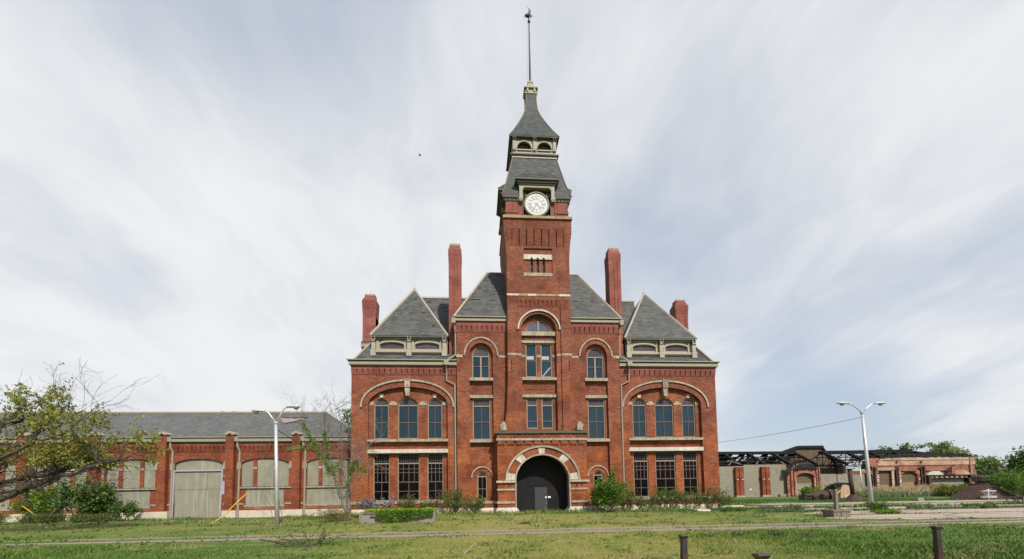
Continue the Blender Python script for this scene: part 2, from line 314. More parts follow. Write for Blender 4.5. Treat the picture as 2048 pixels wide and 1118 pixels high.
# ------------------------------------------------------------------ mesh helpers
def link(name, mesh, m=None, parent=None):
    o = bpy.data.objects.new(name, mesh); COL.objects.link(o)
    if m: mesh.materials.append(MATS[m])
    if parent:
        o.parent = parent
        if parent.type == 'EMPTY' and parent.parent is None:
            o.matrix_parent_inverse = (Matrix.Translation(parent.location) @ parent.rotation_euler.to_matrix().to_4x4()).inverted()
    return o
def tag(o, label=None, cat=None, group=None, kind=None):
    for k, v in (('label', label), ('category', cat), ('group', group), ('kind', kind)):
        if v: o[k] = v
    return o
def empty(name, loc, label, cat, group=None, rz=0.):
    o = bpy.data.objects.new(name, None); COL.objects.link(o); o.location = loc; o.rotation_euler.z = rz
    o.empty_display_size = .3
    return tag(o, label, cat, group)
class MB:
    def __init__(s, m=1, xf=None): s.v = []; s.f = []; s.m = m; s.xf = xf
    def pt(s, x, y, z):
        p = (x*s.m, y, z)
        if s.xf: p = tuple(s.xf @ Vector(p))
        s.v.append(p); return len(s.v)-1
    def face(s, pts): s.f.append([s.pt(*p) for p in pts])
    def box(s, x0, x1, y0, y1, z0, z1):
        i = [s.pt(x, y, z) for z in (z0, z1) for x, y in ((x0, y0), (x1, y0), (x1, y1), (x0, y1))]
        for q in ((3, 2, 1, 0), (4, 5, 6, 7), (0, 1, 5, 4), (1, 2, 6, 5), (2, 3, 7, 6), (3, 0, 4, 7)): s.f.append([i[k] for k in q])
    def hexa(s, a, b):          # two quads (bottom, top) joined
        i = [s.pt(*p) for p in list(a)+list(b)]
        for q in ((3, 2, 1, 0), (4, 5, 6, 7), (0, 1, 5, 4), (1, 2, 6, 5), (2, 3, 7, 6), (3, 0, 4, 7)): s.f.append([i[k] for k in q])
    def prism(s, poly, y0, y1):  # poly in x,z extruded along y
        n = len(poly); a = [s.pt(x, y0, z) for x, z in poly]; b = [s.pt(x, y1, z) for x, z in poly]
        s.f.append(a); s.f.append(b[::-1])
        for k in range(n): s.f.append([a[k], b[k], b[(k+1) % n], a[(k+1) % n]])
    def prismx(s, poly, x0, x1):  # poly in y,z extruded along x
        n = len(poly); a = [s.pt(x0, y, z) for y, z in poly]; b = [s.pt(x1, y, z) for y, z in poly]
        s.f.append(a); s.f.append(b[::-1])
        for k in range(n): s.f.append([a[k], b[k], b[(k+1) % n], a[(k+1) % n]])
    def wall(s, outline, holes, y, d):   # upright sheet facing -y with openings whose reveals go back by d
        polys = [[Vector((x, z, 0)) for x, z in outline]] + [[Vector((x, z, 0)) for x, z in h] for h in holes]
        flatp = [p for q in polys for p in q]
        base = [s.pt(p.x, y, p.y) for p in flatp]
        for t in tessellate_polygon(polys): s.f.append([base[k] for k in t])
        k = len(outline)
        for h in holes:
            n = len(h); back = [s.pt(x, y+d, z) for x, z in h]
            for j in range(n): s.f.append([base[k+j], base[k+(j+1) % n], back[(j+1) % n], back[j]])
            k += n
    def band(s, po, pi_, y0, y1):        # strip between two open curves in x,z, extruded along y
        n = len(po)
        A = [s.pt(x, y0, z) for x, z in po]; B = [s.pt(x, y0, z) for x, z in pi_]
        C = [s.pt(x, y1, z) for x, z in po]; E = [s.pt(x, y1, z) for x, z in pi_]
        for k in range(n-1):
            s.f += [[A[k], A[k+1], B[k+1], B[k]], [A[k], C[k], C[k+1], A[k+1]], [B[k], B[k+1], E[k+1], E[k]], [C[k], E[k], E[k+1], C[k+1]]]
        s.f += [[A[0], B[0], E[0], C[0]], [A[-1], C[-1], E[-1], B[-1]]]
    def tube(s, pts, r, n=6, cap=True):
        pts = [Vector(p) for p in pts]; R = r if hasattr(r, '__len__') else [r]*len(pts)
        rings = []; u = None
        for i, p in enumerate(pts):
            t = (pts[min(i+1, len(pts)-1)] - pts[max(i-1, 0)])
            t = t.normalized() if t.length > 1e-9 else Vector((0, 0, 1))
            if u is None: u = t.orthogonal().normalized()
            else:
                u = u - t*u.dot(t); u = u.normalized() if u.length > 1e-6 else t.orthogonal().normalized()
            w = t.cross(u)
            rings.append([s.pt(*(p + (u*cos(2*pi*k/n) + w*sin(2*pi*k/n))*R[i])) for k in range(n)])
        for a, b in zip(rings, rings[1:]):
            for k in range(n): s.f.append([a[k], a[(k+1) % n], b[(k+1) % n], b[k]])
        if cap: s.f.append(rings[0][::-1]); s.f.append(rings[-1])
    def lathe(s, prof, c=(0, 0, 0), n=24, axis='z'):
        rings = []
        for r, h in prof:
            ring = []
            for k in range(n):
                a = 2*pi*k/n
                if axis == 'z': p = (c[0]+r*cos(a), c[1]+r*sin(a), c[2]+h)
                elif axis == 'y': p = (c[0]+r*cos(a), c[1]+h, c[2]+r*sin(a))
                else: p = (c[0]+h, c[1]+r*cos(a), c[2]+r*sin(a))
                ring.append(s.pt(*p))
            rings.append(ring)
        for a, b in zip(rings, rings[1:]):
            for k in range(n): s.f.append([a[k], a[(k+1) % n], b[(k+1) % n], b[k]])
        s.f.append(rings[0][::-1]); s.f.append(rings[-1])
    def loft(s, rings, cap=True):
        I = [[s.pt(*p) for p in r] for r in rings]; n = len(rings[0])
        for a, b in zip(I, I[1:]):
            for k in range(n): s.f.append([a[k], a[(k+1) % n], b[(k+1) % n], b[k]])
        if cap: s.f.append(I[0][::-1]); s.f.append(I[-1])
    def build(s, name, m, parent=None, smooth=False, label=None):
        me = bpy.data.meshes.new(name); me.from_pydata(s.v, [], s.f); me.validate(); me.update()
        if smooth: me.shade_smooth()
        o = link(name, me, m, parent)
        if label: o['label'] = label
        return o
def arc(cx, zs, rx, rz, n=24, a0=180., a1=0., p=1.):
    out = []
    for k in range(n+1):
        a = radians(a0 + (a1-a0)*k/n); c, q = cos(a), sin(a)
        out.append((cx + rx*math.copysign(abs(c)**p, c), zs + rz*math.copysign(abs(q)**p, q)))
    return out
def arched(x0, x1, z0, zs, rise, n=20):      # opening with a round or elliptical head
    if rise <= 0: return [(x0, z0), (x1, z0), (x1, zs), (x0, zs)]
    return [(x0, z0), (x1, z0)] + arc((x0+x1)/2, zs, (x1-x0)/2, rise, n, 0., 180.)
def rect(x0, x1, z0, z1): return [(x0, z0), (x1, z0), (x1, z1), (x0, z1)]
def ring_sq(cx, cy, hx, hy, z): return [(cx-hx, cy-hy, z), (cx+hx, cy-hy, z), (cx+hx, cy+hy, z), (cx-hx, cy+hy, z)]

def window(par, m, x0, x1, z0, z1, y, rise=0., mull=(), rails=(), bars=(), lead=None, gl='glass_blue', leadgl='glass_lead', fw=.075, extra=None, fm='window_tan', grid=.15):
    """frame with glass, sash bars and (above lead) small leaded lights; arched by rise above z1"""
    f = MB(m)
    f.box(x0, x0+fw, y-.05, y+.07, z0, z1); f.box(x1-fw, x1, y-.05, y+.07, z0, z1); f.box(x0+fw, x1-fw, y-.05, y+.07, z0, z0+fw)
    cx = (x0+x1)/2; hw = (x1-x0)/2
    if rise: f.band(arc(cx, z1, hw, rise, 18), arc(cx, z1, hw-fw, rise-fw, 18), y-.05, y+.07)
    else: f.box(x0+fw, x1-fw, y-.05, y+.07, z1-fw, z1)
    if lead: f.box(x0+fw, x1-fw, y-.04, y+.06, lead-.045, lead+.045)
    for q in mull: f.box(q-.06, q+.06, y-.045, y+.06, z0+fw, (lead-.045 if lead else (z1+rise-fw if rise else z1-fw)))
    fo = f.build('window', fm, par)
    g = MB(m)
    top = lead if lead else z1
    if rise and not lead: g.prism(arched(x0+.02, x1-.02, z0+.02, z1, rise-.02), y+.03, y+.05)
    else: g.box(x0+.02, x1-.02, y+.03, y+.05, z0+.02, top)
    g.build('pane', gl, fo)
    b = MB(m)
    for r in rails: b.box(x0+fw, x1-fw, y-.02, y+.028, r-.035, r+.035)
    for q, a0, a1 in bars: b.box(q-.022, q+.022, y-.012, y+.026, a0, a1)
    if extra: extra(b, y)
    if b.f: b.build('sash', 'sash_brown', fo)
    if lead:
        l = MB(m)
        if rise: l.prism(arched(x0+.02, x1-.02, lead+.02, max(z1, lead+.03), rise-.02), y+.03, y+.05)
        else: l.box(x0+.02, x1-.02, y+.03, y+.05, lead+.01, z1-.02)
        lo = l.build('leaded_light', leadgl, fo)
        c = MB(m); n = int((x1-x0-2*fw)/grid)
        for k in range(1, n):
            xx = x0+fw+(x1-x0-2*fw)*k/n
            zt = z1-fw if not rise else z1+(rise-fw)*sqrt(max(0, 1-((xx-cx)/(hw-fw))**2))
            c.box(xx-.010, xx+.010, y+.005, y+.028, lead+.045, zt)
        ztop = z1+rise; k = 1
        while lead+.02+k*grid < ztop-fw-.03:
            zz = lead+.02+k*grid; h = hw-fw
            if rise and zz > z1: h = (hw-fw)*sqrt(max(0, 1-((zz-z1)/(rise-fw))**2))
            c.box(cx-h, cx+h, y+.008, y+.029, zz-.010, zz+.010); k += 1
        c.build('lead_came', 'lead_came', lo)
    return fo
def frieze(mb, x0, x1, y, z0, z1, out, pitch=.42, gap=.075, top=.2):   # brick corbel table: wedges with slots between, under a flat course
    n = max(1, int(round((x1-x0)/pitch))); w = (x1-x0)/n
    for k in range(n):
        a = x0+k*w+(gap/2 if k else 0); b = x0+(k+1)*w-(gap/2 if k < n-1 else 0)
        mb.prismx([(y, z0), (y-out*.25, z0+.05), (y-out, z1-top), (y, z1-top)], a, b)
    mb.box(x0, x1, y-out, y, z1-top, z1)
def dentils(mb, x0, x1, y, z0, z1, pitch=.095):
    n = int((x1-x0)/pitch)
    for k in range(n):
        a = x0+(x1-x0)*k/n; mb.box(a, a+(x1-x0)/n*.55, y-.035, y, z0, z1)
# ------------------------------------------------------------------ the clock tower building
B = empty('clock_tower_building', (0, 0, 0), 'tall red brick hall with a central clock tower, slate roofs and an arched entrance', 'building')
def part(name, m, mb, par=None, label=None, smooth=False): return mb.build(name, m, par or B, smooth, label)
BD = 17.      # depth of the block
for m in (-1, 1):
    # ---- wing: outer skin, big elliptical recess, inner skin with six windows
    w = MB(m)
    rec = arched(7.19, 13.22, 1.0, 8.44, 1.37, 30)
    w.wall([(6.44, .4), (14.5, .4), (14.5, 11.5), (6.44, 11.5)], [rec], 0, .31)
    inner = []
    UP = ((11.73, 12.85, .57), (9.47, 11.03, .61), (7.62, 8.75, .57)); LO = ((11.64, 12.89), (9.37, 11.05), (7.55, 8.78))
    for a, b, r in UP: inner.append(arched(a, b, 5.80, 8.43, r, 16))
    for a, b in LO: inner.append(rect(a, b, 1.02, 4.68))
    w.wall([(7.0, .9), (13.4, .9), (13.4, 10.2), (7.0, 10.2)], inner, .31, .26)
    w.box(14.28, 14.5, .001, BD, .4, 11.5)                                   # flank
    w.box(6.44, 14.28, BD-.3, BD, .4, 11.5)
    part('wall', 'brick', w)
    fz = MB(m); frieze(fz, 6.46, 14.5, 0, 10.72, 11.44, .17, .43, .075, .24); part('corbel_frieze', 'brick_repointed', fz)
    vd = MB(m); vd.box(7.0, 13.4, 1.3, 1.35, .9, 9.3); part('interior_black_sheet', 'dark_void', vd)  # near-black sheet standing in for the unlit rooms behind the windows
    # windows
    for a, b, r in UP:
        c = (a+b)/2
        window(B, m, a, b, 5.80, 8.43, .45, r, rails=(7.08,), bars=((c, 5.87, 8.39),), lead=8.43)
    for i, (a, b) in enumerate(LO):
        c = (a+b)/2; q = (b-a)/4
        bars = [(c, 1.1, 3.86)] + [(a+q*k, 2.48, 3.86) for k in (1, 3)]
        window(B, m, a, b, 1.02, 4.68, .45, 0, rails=(2.46,), bars=bars, lead=3.90, gl='glass_black', leadgl='glass_black', fm='window_tan', grid=.17,
               extra=lambda bb, y, a=a, b=b: [bb.box(a+.07, b-.07, y-.01, y+.027, z-.022, z+.022) for z in (3.48, 1.76, 3.2)])
    # stone bands
    st = MB(m); st.box(7.15, 13.26, -.07, .6, 5.55, 5.74); part('sill', 'stone', st); st = MB(m); st.box(7.15, 13.26, -.03, .34, 4.68, 4.97); part('lintel', 'stone_white', st)
    st = MB(m)
    for a, b in ((11.05, 11.64), (8.78, 9.37), (12.89, 13.2), (7.2, 7.55)): pass
    for z0, z1, hh in ((.80, 1.03, .09),):
        st.box(6.5, 14.56, -hh, .33, z0, z1)
    part('string_course', 'stone', st)
    bs = MB(m)
    bs.prismx([(-.16, -.1), (-.16, .22), (-.06, .42), (.3, .42), (.3, -.1)], 6.5, 14.64); part('plinth', 'stone_base', bs)
    pl = MB(m); pl.box(6.46, 14.5, -.02, .3, .42, .80); part('brick_base', 'brick', pl)
    for a, b in ((11.03, 11.73), (8.75, 9.47)):
        im = MB(m); im.prism([(a+.02, 8.43), (b-.02, 8.43), (b-.06, 8.58), ((a+b)/2+.12, 8.74), ((a+b)/2-.12, 8.74), (a+.06, 8.58)], .27, .33); part('impost_stone', 'stone', im)
    for a, b in ((12.87, 13.21), (7.2, 7.6)):
        im = MB(m); im.prism([(a, 8.43), (b, 8.43), (b, 8.70), (a, 8.74)], .27, .33); part('impost_stone', 'stone', im)
    for c in (12.29, 8.19):
        ks = MB(m); ks.prism([(c-.11, 9.03), (c+.11, 9.03), (c+.16, 9.32), (c-.16, 9.32)], .25, .33); part('keystone', 'stone_white', ks)
    ks = MB(m)
    ks.prism([(10.05, 9.78), (10.47, 9.78), (10.47, 10.33), (10.05, 10.33)], -.20, .05)
    ks.prism([(10.13, 9.1), (10.38, 9.1), (10.45, 9.62), (10.45, 9.78), (10.07, 9.78), (10.07, 9.62)], -.12, .33)
    ks.box(10.16, 10.36, -.24, -.199, 9.92, 10.2)
    ks.box(10.02, 10.5, -.25, .03, 10.33, 10.40); part('keystone', 'stone', ks, label='carved console keystone')
    hd = MB(m); hd.band([(6.63, 8.10)]+arc(10.24, 8.25, -3.60, 2.13, 32, 0, -180, .95)[0:0]+arc(10.24, 8.25, 3.59, 2.13, 36, 180, 0, .94)+[(13.83, 8.10)] if False else arc(10.24, 8.22, 3.59, 2.16, 40, 180, 0, .94),
                        arc(10.24, 8.22, 3.46, 2.03, 40, 180, 0, .94), -.13, .02); part('arch_hood', 'stone', hd)
    ab = MB(m); ab.band(arc(10.24, 8.40, 3.42, 1.80, 36, 180, 0, .95), arc(10.2, 8.44, 3.02, 1.37, 36, 180, 0), -.022, .01); part('arch_ring', 'brick', ab)
    for a, b in ((11.6, 12.9), (9.4, 11.1), (7.5, 8.8)):
        dn = MB(m); dentils(dn, a, b, .31, 5.12, 5.36); part('dentil_panel', 'brick', dn)
    # cornice
    co = MB(m); co.box(6.45, 14.62, -.36, .3, 11.47, 11.70); co.box(14.3, 14.62, .3, BD, 11.47, 11.70)
    co.box(6.45, 14.76, -.48, .3, 11.80, 11.87); co.box(14.3, 14.76, .3, BD, 11.80, 11.87); part('cornice', 'trim', co)
    co = MB(m); co.box(6.45, 14.55, -.30, .3, 11.40, 11.468); co.box(6.45, 14.58, -.30, .3, 11.702, 11.798); co.box(14.2, 14.58, .3, BD, 11.702, 11.798); part('cornice_shade_line', 'trim_dark', co)  # set-back strips coloured dark as the shade under lip and fascia
    # lower roof, clerestory
    lr = MB(m)
    lr.face([(14.22, -.28, 11.88), (6.44, -.28, 11.88), (6.44, .45, 12.6), (13.12, .45, 12.6)])
    lr.face([(14.22, -.28, 11.88), (13.12, .45, 12.6), (13.06, .7, 13.6)])
    lr.face([(14.22, -.28, 11.88), (13.06, .7, 13.6), (13.06, 9.3, 13.6), (14.22, 12.3, 11.88)])
    part('lower_roof', 'slate', lr)
    hp = MB(m); hp.tube([(14.24, -.29, 11.90), (13.06, .68, 13.66)], .07, 5); part('hip_flashing', 'hip_metal', hp)
    cl = MB(m); cl.wall(rect(7.2, 13.08, 12.4, 13.9), [arched(7.82, 9.76, 12.9, 13.22, .25), arched(10.56, 12.47, 12.9, 13.22, .25)], .38, .1)
    cl.box(12.96, 13.06, .48, 7., 12.4, 13.9); part('clerestory', 'trim_pale', cl)
    cs = MB(m); cs.box(7.25, 13.1, .14, .37, 12.60, 12.76); cs.box(7.25, 13.1, .22, .37, 12.52, 12.60)
    part('sill', 'trim_pale', cs)
    for a, b in ((7.82, 9.76), (10.56, 12.47)):
        window(B, m, a, b, 12.88, 13.22, .46, .25, lead=12.90, gl='glass_lead', leadgl='glass_lead', fw=.05, fm='trim_pale', grid=.12)
        fr = MB(m); fr.band(arc((a+b)/2, 13.2, (b-a)/2+.13, .37, 20), arc((a+b)/2, 13.2, (b-a)/2, .26, 20), .30, .38)
        fr.box(a-.13, a, .30, .38, 12.76, 13.2); fr.box(b, b+.13, .30, .38, 12.76, 13.2); part('window_surround', 'trim_pale', fr)
        for s_, e in ((a, 1), (b, -1)):
            sp = MB(m); sp.prism([(s_-.05*e, 13.64), (s_+.32*e, 13.64), (s_-.05*e, 13.47)], .33, .375); part('spandrel', 'glass_lead', sp)
    for c in (7.42, 10.16, 12.9):
        po = MB(m); po.box(c-.15, c+.15, .10, .37, 12.84, 13.40); po.box(c-.12, c+.12, .06, .37, 13.46, 13.56)
        po.prism([(c-.2, 12.28), (c+.2, 12.28), (c+.2, 12.74), (c+.15, 12.82), (c-.15, 12.82), (c-.2, 12.74)], .02, .42); part('post', 'trim_pale', po)
        pb = MB(m); pb.box(c-.17, c+.17, .06, .37, 13.40, 13.46); pb.box(c-.16, c+.16, .08, .38, 12.82, 12.85); pb.box(c-.18, c+.18, .12, .38, 13.56, 13.9)
        part('bracket', 'iron_dark', pb)
        for dx in (-.12, .12):
            for dz in (13.62, 13.8):
                kb = MB(m); kb.lathe([(0, -.1), (.055, -.07), (.06, 0), (.03, .05)], (c+dx, .10, dz), 8, 'y'); part('bracket_boss', 'trim_pale', kb)
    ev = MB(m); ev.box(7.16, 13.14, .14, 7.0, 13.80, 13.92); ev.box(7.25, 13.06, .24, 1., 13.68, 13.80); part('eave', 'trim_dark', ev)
    py = MB(m); A = (10.2, 3.66, 19.27)
    E4 = [(13.17, .12, 13.92), (7.12, .12, 13.92), (7.12, 7.2, 13.92), (13.17, 7.2, 13.92)]
    for k in range(4): py.face([E4[k], E4[(k+1) % 4], A])
    part('pyramid_roof', 'slate', py)
    hp = MB(m)
    for k in (0, 1): hp.tube([E4[k], A], .085, 5)
    hp.lathe([(.16, -.25), (.12, .05), (.02, .12), (.015, .5)], A, 8); part('hip_flashing', 'hip_metal', hp)
    # short rear chimney with its shouldered head
    ch = MB(m); c0, c1 = 14.4, 5.75
    ch.loft([ring_sq(c0, c1, hx, hy, z) for hx, hy, z in ((.57, .55, 12), (.57, .55, 17.3), (.63, .62, 18.5), (.64, .63, 18.85), (.42, .42, 19.3), (.42, .42, 19.36))])
    for q in (-.42, .05, .42): ch.hexa([(c0+q-.10, c1-.63, 18.1), (c0+q+.10, c1-.63, 18.1), (c0+q+.10, c1-.5, 18.1), (c0+q-.10, c1-.5, 18.1)][::1], [(c0+q-.10, c1-.66, 18.45), (c0+q+.10, c1-.66, 18.45), (c0+q+.10, c1-.5, 18.45), (c0+q-.10, c1-.5, 18.45)])
    for q in (-.45, .45): ch.box(c0+q-.12, c0+q+.12, c1-.61, c1+.61, 12, 18.1)
    cho = part('chimney', 'brick_repointed', ch, label='short brick chimney at the outer rear corner')
    cp = MB(m); cp.box(c0-.44, c0+.44, c1-.44, c1+.44, 19.36, 19.5); cp.tube([(c0, c1, 19.5), (c0, c1, 19.95)], .012, 4); cp.build('chimney_cap', 'stone', cho)
    sd_ = MB(m); sd_.prismx([(5.0, 14.9), (5.0, 15.06), (6.2, 15.3), (6.2, 14.9)], 13.9, 15.05); sd_.box(13.95, 15.02, 5.05, 6.2, 11.8, 14.86); part('rear_dormer', 'slate', sd_)
    sd_ = MB(m); sd_.box(13.9, 15.07, 4.97, 6.2, 14.55, 14.86); part('rear_dormer_fascia', 'trim', sd_)
    # tall chimney beside the centre block
    ch = MB(m); c0, c1 = 6.575, 1.02
    ch.loft([ring_sq(c0, c1, h, h*1.05, z) for h, z in ((.495, 11.9), (.495, 19.8), (.53, 20.7), (.535, 21.15), (.42, 21.5), (.42, 21.56))])
    for q in (-.36, .36): ch.box(c0+q-.14, c0+q+.14, c1-.56, c1+.56, 12.2, 20.6)
    ch.box(c0-.06, c0+.06, c1-.585, c1+.585, 12.2, 20.6)
    cho = part('chimney', 'brick_repointed', ch, label='tall brick chimney beside the centre block')
    cp = MB(m); cp.box(c0-.43, c0+.43, c1-.45, c1+.45, 21.56, 21.72); cp.tube([(c0, c1, 21.7), (c0, c1, 22.2)], .012, 4); cp.build('chimney_cap', 'stone', cho)
    bs = MB(m); bs.box(c0-.62, c0+.56, .28, 1.7, 11.9, 12.42); bs.build('chimney_base', 'stone', cho)
    # stepped flashing where the hip meets the chimney
    sf = MB(m)
    for k in range(6): sf.box(6.06-.12*k-.14, 6.06-.12*k+.06 if k else 6.2, .30, .45, 15.3+.22*k, 15.62+.22*k)
    part('step_flashing', 'hip_metal', sf)
    # main rear roof seen between the roofs
    rr = MB(m); rr.face([(9.0, .5, 12.1), (3., .5, 12.1), (3., 5.2, 19.16), (9.8, 5.2, 19.16)]); rr.face([(9.8, 5.2, 19.16), (3., 5.2, 19.16), (3., 16, 12), (9.8, 16, 12)])
    part('rear_roof', 'slate', rr)
    rg = MB(m); rg.box(3.2, 9.85, 5.1, 5.3, 19.12, 19.26); part('ridge_cap', 'hip_metal', rg)

    # ---- centre block bay
    w = MB(m)
    rec = arched(3.64, 5.46, .9, 12.27, .98, 24)
    w.wall([(2.3, .4), (6.44, .4), (6.44, 15.0), (2.3, 15.0)], [rec], -.3, .28)
    w.wall([(3.5, .4), (5.6, .4), (5.6, 13.6), (3.5, 13.6)], [arched(4.18, 4.93, 1.05, 2.80, .36), rect(3.87, 5.24, 5.66, 8.91), arched(3.89, 5.25, 10.5, 12.28, .75)], -.03, .2)
    w.box(6.2, 6.44, -.299, .0, .4, 11.4); w.box(6.2, 6.44, -.299, 7, 11.4, 15.0); w.box(2.3, 6.2, 6.8, 7, 11.4, 15)
    part('wall', 'brick', w)
    fz = MB(m); frieze(fz, 2.5, 6.44, -.3, 14.06, 14.86, .15, .385, .07, .26); part('corbel_frieze', 'brick_repointed', fz)
    fz = MB(m); fz.box(6.44, 6.58, -.42, 6., 14.06, 14.86); part('corbel_frieze', 'brick_repointed', fz)
    co = MB(m); co.box(2.48, 6.62, -.58, .2, 14.92, 15.12); co.box(6.3, 6.62, .2, 6, 14.92, 15.12); co.box(2.48, 6.72, -.68, .2, 15.19, 15.26); co.box(6.3, 6.72, .2, 6, 15.19, 15.26); part('cornice', 'trim', co)
    co = MB(m); co.box(2.48, 6.56, -.5, .2, 14.862, 14.918); co.box(2.48, 6.58, -.52, .2, 15.122, 15.188); part('cornice_shade_line', 'trim_dark', co)  # dark-coloured strips stand in for shade below the cornice lip and fascia
    window(B, m, 3.89, 5.25, 10.5, 12.28, .08, .75, mull=(4.57,), rails=(11.47,), lead=12.26)
    window(B, m, 3.87, 5.24, 5.66, 8.91, .08, 0, rails=(7.05,), bars=((4.56, 5.74, 8.25),), lead=8.30)
    window(B, m, 4.18, 4.93, 1.05, 2.80, .08, .36, rails=(1.85,), bars=((4.555, 1.12, 2.75),), lead=2.80, gl='glass_black', leadgl='glass_black')
    st = MB(m); st.box(3.62, 5.48, -.38, .0, 10.25, 10.48); part('sill', 'stone', st)
    st = MB(m); st.box(3.64, 5.46, -.20, .0, 8.91, 9.14); part('lintel', 'stone', st)
    st = MB(m); st.box(3.62, 5.48, -.38, .0, 5.42, 5.65); part('sill', 'stone', st)
    st = MB(m); st.box(5.98, 6.47, -.33, -.29, 12.10, 12.30); st.box(2.5, 3.18, -.33, -.29, 12.08, 12.26); part('stone_band', 'stone', st)
    st = MB(m); st.box(2.4, 6.50, -.37, .0, .72, .92); part('string_course', 'stone', st)
    bs = MB(m); bs.prismx([(-.46, -.1), (-.46, .22), (-.36, .40), (.2, .40), (.2, -.1)], 2.4, 6.58); part('plinth', 'stone_base', bs)
    pl = MB(m); pl.box(2.4, 6.44, -.315, .0, .40, .72); part('brick_base', 'brick', pl)
    hd = MB(m); hd.band(arc(4.55, 12.22, 1.35, 1.49, 28), arc(4.55, 12.22, 1.24, 1.38, 28), -.40, -.28); part('arch_hood', 'stone', hd)
    ab = MB(m); ab.band(arc(4.55, 12.27, 1.22, 1.34, 28), arc(4.55, 12.27, .91, .98, 28), -.318, -.29); part('arch_ring', 'brick', ab)
    hd = MB(m); hd.band(arc(4.55, 2.72, .86, .87, 24), arc(4.55, 2.72, .76, .77, 24), -.12, -.02); part('arch_hood', 'stone', hd)
    ab = MB(m); ab.band(arc(4.55, 2.76, .62, .62, 24), arc(4.55, 2.76, .42, .42, 24), -.06, -.02); part('arch_ring', 'brick', ab)
    dn = MB(m); dentils(dn, 3.85, 5.27, -.03, 9.58, 9.89); part('dentil_panel', 'brick', dn)
    dn = MB(m); dentils(dn, 3.85, 5.27, -.03, 5.13, 5.26); part('dentil_panel', 'brick', dn)
    # downspouts
    ds = MB(m); ds.box(7.05, 7.42, -.62, -.30, 11.42, 11.82); ds.tube([(7.23, -.45, 11.45), (7.24, -.2, 10.9), (7.25, -.13, 10.3), (6.60, -.13, 9.95), (6.58, -.13, .5)], .065, 8); part('downspout', 'trim', ds)
    ds = MB(m); ds.box(6.50, 6.80, -.70, -.42, 14.7, 15.1); ds.tube([(6.66, -.55, 14.8), (6.60, -.42, 14.5), (6.54, -.30, 14.0), (6.53, -.2, 12.4), (6.56, -.3, 12.25), (7.15, -.45, 11.85)], .065, 8); part('downspout', 'trim', ds)

# hip roof of the centre block
hr = MB(); Ev = [(-6.62, -.6, 15.26), (6.62, -.6, 15.26), (6.62, 6.6, 15.26), (-6.62, 6.6, 15.26)]; Tp = [(-3.93, 2.58, 20.33), (3.93, 2.58, 20.33), (3.93, 4.5, 20.33), (-3.93, 4.5, 20.33)]
hr.loft([Ev, Tp]); part('hip_roof', 'slate', hr)
hp = MB(); hp.tube([Ev[0], Tp[0]], .085, 5); hp.tube([Ev[1], Tp[1]], .085, 5); hp.tube([Tp[0], Tp[1]], .07, 5); hp.tube([Tp[0], Tp[3]], .07, 5); hp.tube([Tp[1], Tp[2]], .07, 5); part('hip_flashing', 'hip_metal', hp)
# slates that have slipped or gone, showing the dark felt
def patch(mat_, *q):
    for (x, z, w_, h_, pl) in q:
        (ya, za, k) = pl; s_ = 1/k      # roof plane: y = ya + (z-za)/k
        y = ya+(z-za)*s_; mb = MB(); o = .012
        mb.hexa([(x-w_/2, y-o, z), (x+w_/2, y-o, z), (x+w_/2, y+.02, z), (x-w_/2, y+.02, z)], [(x-w_/2, y+h_*s_-o, z+h_), (x+w_/2, y+h_*s_-o, z+h_), (x+w_/2, y+h_*s_+.02, z+h_), (x-w_/2, y+h_*s_+.02, z+h_)])
        part('missing_slates', mat_, mb)
PW = (.12, 13.92, 5.35/3.54); PC = (-.6, 15.26, 5.07/3.18); PR = (.5, 12.1, 7.06/4.7)
patch('tarp', (-5.0, 17.05, .9, .09, PC), (-3.55, 17.0, .35, .08, PC), (-4.6, 18.4, .28, .08, PC), (3.2, 17.0, .35, .07, PC), (4.6, 17.1, .3, .07, PC), (-9.1, 18.6, .3, .09, PR), (-7.7, 17.9, .6, .09, PR), (-7.5, 17.5, .45, .09, PR), (7.9, 18.4, .7, .08, PR), (7.7, 17.7, .5, .09, PR), (7.9, 17.5, .5, .09, PR), (8.1, 17.3, .4, .09, PR), (-10.05, 17.95, .3, .07, PW))
patch('felt_brown', (-9.75, 16.35, .78, .42, PW), (-8.0, 14.85, .55, .35, PW))
patch('tarp', (-10.3, 16.43, .22, .1, PW), (-9.22, 16.37, .2, .1, PW), (-8.35, 14.95, .2, .12, PW))

# ---- the tower
TC = 1.75
w = MB()
prof = ((6.1, 2.82), (6.9, 2.76), (7.7, 2.66), (8.8, 2.58), (10.6, 2.51), (16, 2.49), (19.8, 2.48))
outl = [(-h, z) for z, h in prof] + [(h, z) for z, h in prof[::-1]]
panel = rect(-1.75, 1.70, 6.15, 16.62)
w.wall(outl, [panel, rect(-1.13, 1.13, 18.47, 19.79)], -.9, .11)
crec = arched(-1.40, 1.32, 6.16, 14.2, 1.25, 28)
w.wall(rect(-1.9, 1.85, 6.1, 16.7), [crec], -.77, .36)
wn = [rect(-1.08, -.18, 6.46, 8.92), rect(.12, 1.01, 6.46, 8.92), rect(-1.08, -.18, 10.5, 13.22), rect(.12, 1.01, 10.5, 13.22), arched(-1.04, .98, 14.13, 14.15, .92)]
w.wall(rect(-1.6, 1.5, 6.1, 15.7), wn, -.41, .2)
for k in range(len(prof)-1):
    (z0, h0), (z1, h1) = prof[k], prof[k+1]
    for s_ in (-1, 1): w.face([(s_*h0, -.9, z0), (s_*h0, 4.4, z0), (s_*h1, 4.4, z1), (s_*h1, -.9, z1)])
w.face([(-2.5, 4.4, 6), (2.5, 4.4, 6), (2.5, 4.4, 19.8), (-2.5, 4.4, 19.8)])
part('tower_wall', 'brick', w)
